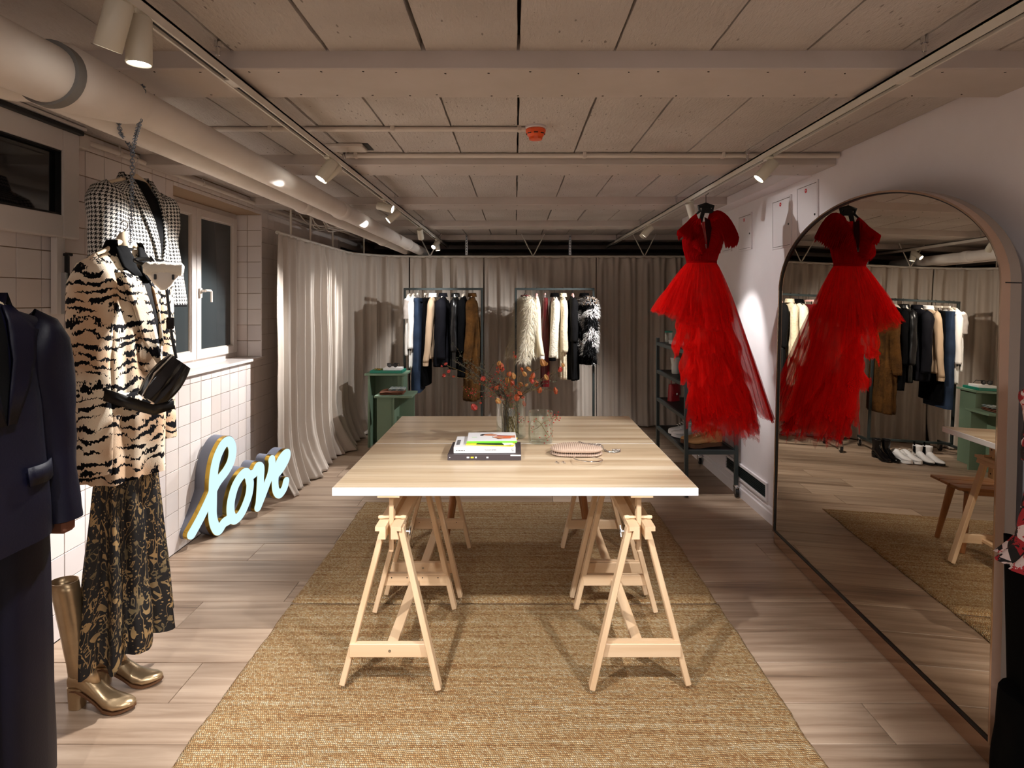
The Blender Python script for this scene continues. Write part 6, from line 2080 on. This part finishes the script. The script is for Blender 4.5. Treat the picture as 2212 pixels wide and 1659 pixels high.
for k in range(11):
    a = k * .7
    o = bpy.data.objects.new('link', MB().tube([(.011 * math.cos(2 * PI * q / 10), .008 * math.sin(2 * PI * q / 10), 0) for q in range(10)], .0026, 5, caps=False, closed=True).mesh('link', M['brass']) if k == 0 else lk); lk = o.data
    COL.objects.link(o); o.parent = t; o.location = (-.04 + .008 * k, .02 * math.sin(a), .006 + .006 * (k % 2)); o.rotation_euler = (.8 * math.sin(a), .5, a)
def folded(name, loc, w, d, h, mat, lab, cat, group=None, seed=1, layers=2):
    t = empty(name, loc, .05, lab, cat, group)
    for q in range(layers):
        z0, z1 = h * q / layers, h * (q + 1) / layers
        rings = []
        for i in range(21):
            u = i / 20
            x = (u - .5) * w
            ed = max(.03, 1 - abs(2 * u - 1) ** 6) ** .5
            ring = []
            for k in range(20):
                c, s_ = superpt(2 * PI * k / 20, .55)
                ring.append((x, c * d * .5 * (.93 + .07 * ed) + .006 * nz(u * 4, k * .3, seed + q), (z0 + z1) / 2 + s_ * (z1 - z0) * .5 * ed + .006 * nz(u * 5, k * .5, seed) * (q + .3)))
            rings.append(ring)
        MB().loft(rings, True).build('fold', M[mat], t, smooth=True, auto=False)
    return t
folded('folded_sweater', (-1.30, 6.36, .642), .25, .24, .034, 'brownwool', 'folded brown knit on the lower green plinth', 'sweater')
folded('folded_scarf', (-1.255, 6.38, .678), .17, .17, .022, 'tealprint', 'folded teal and white printed scarf on the brown knit', 'scarf', seed=4, layers=2)

# ------------------------------------------------------------------ shelf things
t = empty('storage_jar', (1.50, 5.85, 1.213), 0, 'small glass jar on top of the black shelf rack behind the dress', 'jar')
MB().lathe([(0, 0), (.034, 0), (.036, .004), (.036, .10), (.033, .104), (.034, .10), (.033, .006), (0, .006)], n=24).build('jar_wall', M['glass'], t, smooth=True)
MB().lathe([(0, .104), (.038, .104), (.038, .12), (.0, .122)], n=24).build('lid', M['teal'], t, smooth=True)
t = empty('boxed_set', (1.56, 5.66, 1.213), .1, 'flat white box on the top of the black shelf rack', 'box')
MB().box((0, 0, .014), (.15, .2, .026), ch=.002).build('box_base', M['paperwhite'], t)
MB().box((0, 0, .031), (.155, .205, .012), ch=.002).build('lid', M['paperwhite'], t)
t = empty('ceramic_vase', (1.515, 5.66, .9385), 0, 'small white ribbed ceramic vase on the second shelf', 'vase')
MB().lathe([(0, 0), (.030, 0), (.034, .01), (.036, .07), (.034, .085), (.037, .095), (.046, .15), (.043, .15), (.032, .09), (.0, .085)], n=20).build('vessel', M['ceramic'], t, smooth=True)
t = empty('red_handbag', (1.53, 5.78, .663), .5, 'small dark red leather handbag with top handle on the third shelf', 'handbag')
rr = [[((.062 - .012 * q) * superpt(2 * PI * k / 24, .6)[0], (.036 - .008 * q) * superpt(2 * PI * k / 24, .6)[1], .16 * q) for k in range(24)] for q in (0, .15, .4, .7, .92, 1)]
MB().loft(rr, True).build('bag_body', M['redbag'], t, smooth=True)
MB().grid([[(x, y, z) for x in (-.052, -.02, .02, .052)] for y, z in ((.0, .164), (-.03, .162), (-.040, .13), (-.042, .07), (-.040, .055))]).build('flap', M['redbag'], t, smooth=True).modifiers.new('s', 'SOLIDIFY').thickness = .004
MB().tube(catmull([(-.03, 0, .16), (-.028, 0, .20), (0, 0, .215), (.028, 0, .20), (.03, 0, .16)], 5), .005, 8).build('handle', M['redbag'], t, smooth=True)
MB().box((0, -.046, .07), (.018, .005, .022), ch=.002).build('clasp', M['chrome'], t)
# shoes on the bottom shelf
def laces(t, x0, x1, z0, z1, mat, n=5, w=.024):
    for k in range(n):
        q = k / (n - 1)
        x, z = x0 + (x1 - x0) * q, z0 + (z1 - z0) * q
        MB().tube([(x, -w, z - .006), (x + .006, 0, z + .004), (x, w, z - .006)], .0028, 6).build('lace', M[mat], t, smooth=True)
def shoe(loc, rz, lab, mat, sole, grp, L=.27, high=.05, solet=.024, lace='whitefab'):
    t = boot(loc, rz, lab, (0.0, 0), high, mat, sole, .008, L, grp, 'sneaker', 'shoe', solet=solet)
    laces(t, .10, .185, .118 + solet * .5, .078 + solet * .5, lace)
    return t
def ankle(loc, rz, lab, grp, mat='beigeshoe'):
    t = boot(loc, rz, lab, (0, 0), .10, mat, 'rubberbrown', .02, .29, grp, 'hiking_boot', 'boot', solet=.032)
    laces(t, .085, .20, .165, .108, 'cream', 6, .03)
    return t
ankle((1.735, 5.07, .3835), PI - .05, 'beige suede lace-up boot with brown sole at the front of the bottom shelf', 'beige boots on the shelf')
ankle((1.735, 5.22, .3835), PI + .05, 'beige suede lace-up boot behind its pair on the bottom shelf', 'beige boots on the shelf')
shoe((1.70, 5.46, .3835), PI, 'white sneaker with loose laces on the bottom shelf, nearer the boots', 'whiteshoe', 'whiteshoe', 'white sneakers on the shelf')
shoe((1.70, 5.60, .3835), PI + .1, 'white sneaker farther back on the bottom shelf', 'whiteshoe', 'whiteshoe', 'white sneakers on the shelf')
# shoes on the floor under the left rack, seen in the mirror
for k, (x, lab) in enumerate(((-.40, 'black heeled ankle boot under the left rack, nearer the sneakers'), (-.30, 'black heeled ankle boot under the left rack, at the rack end'))):
    boot((x, 6.80, .001), math.radians(-98), lab, (0, 0), .13, 'patent', 'black', .05, .25, 'black boots under the rack', 'ankle_boot', 'boot')
for k, (x, lab) in enumerate(((-.60, 'white sneaker on the floor under the rack, nearer the white boots'), (-.50, 'white sneaker on the floor under the rack, nearer the black boots'))):
    shoe((x, 6.80, .001), math.radians(-100), lab, 'whiteshoe', 'whiteshoe', 'white sneakers under the rack')
for k, (x, lab) in enumerate(((-.84, 'white chelsea boot with black sole, outer one under the left rack'), (-.735, 'white chelsea boot with black sole, beside the white sneakers'))):
    boot((x, 6.80, .001), math.radians(-100), lab, (0, 0), .11, 'whiteshoe', 'black', .025, .26, 'white chelsea boots under the rack', 'chelsea_boot', 'boot', hm='black', gore='blackfab', solet=.016)
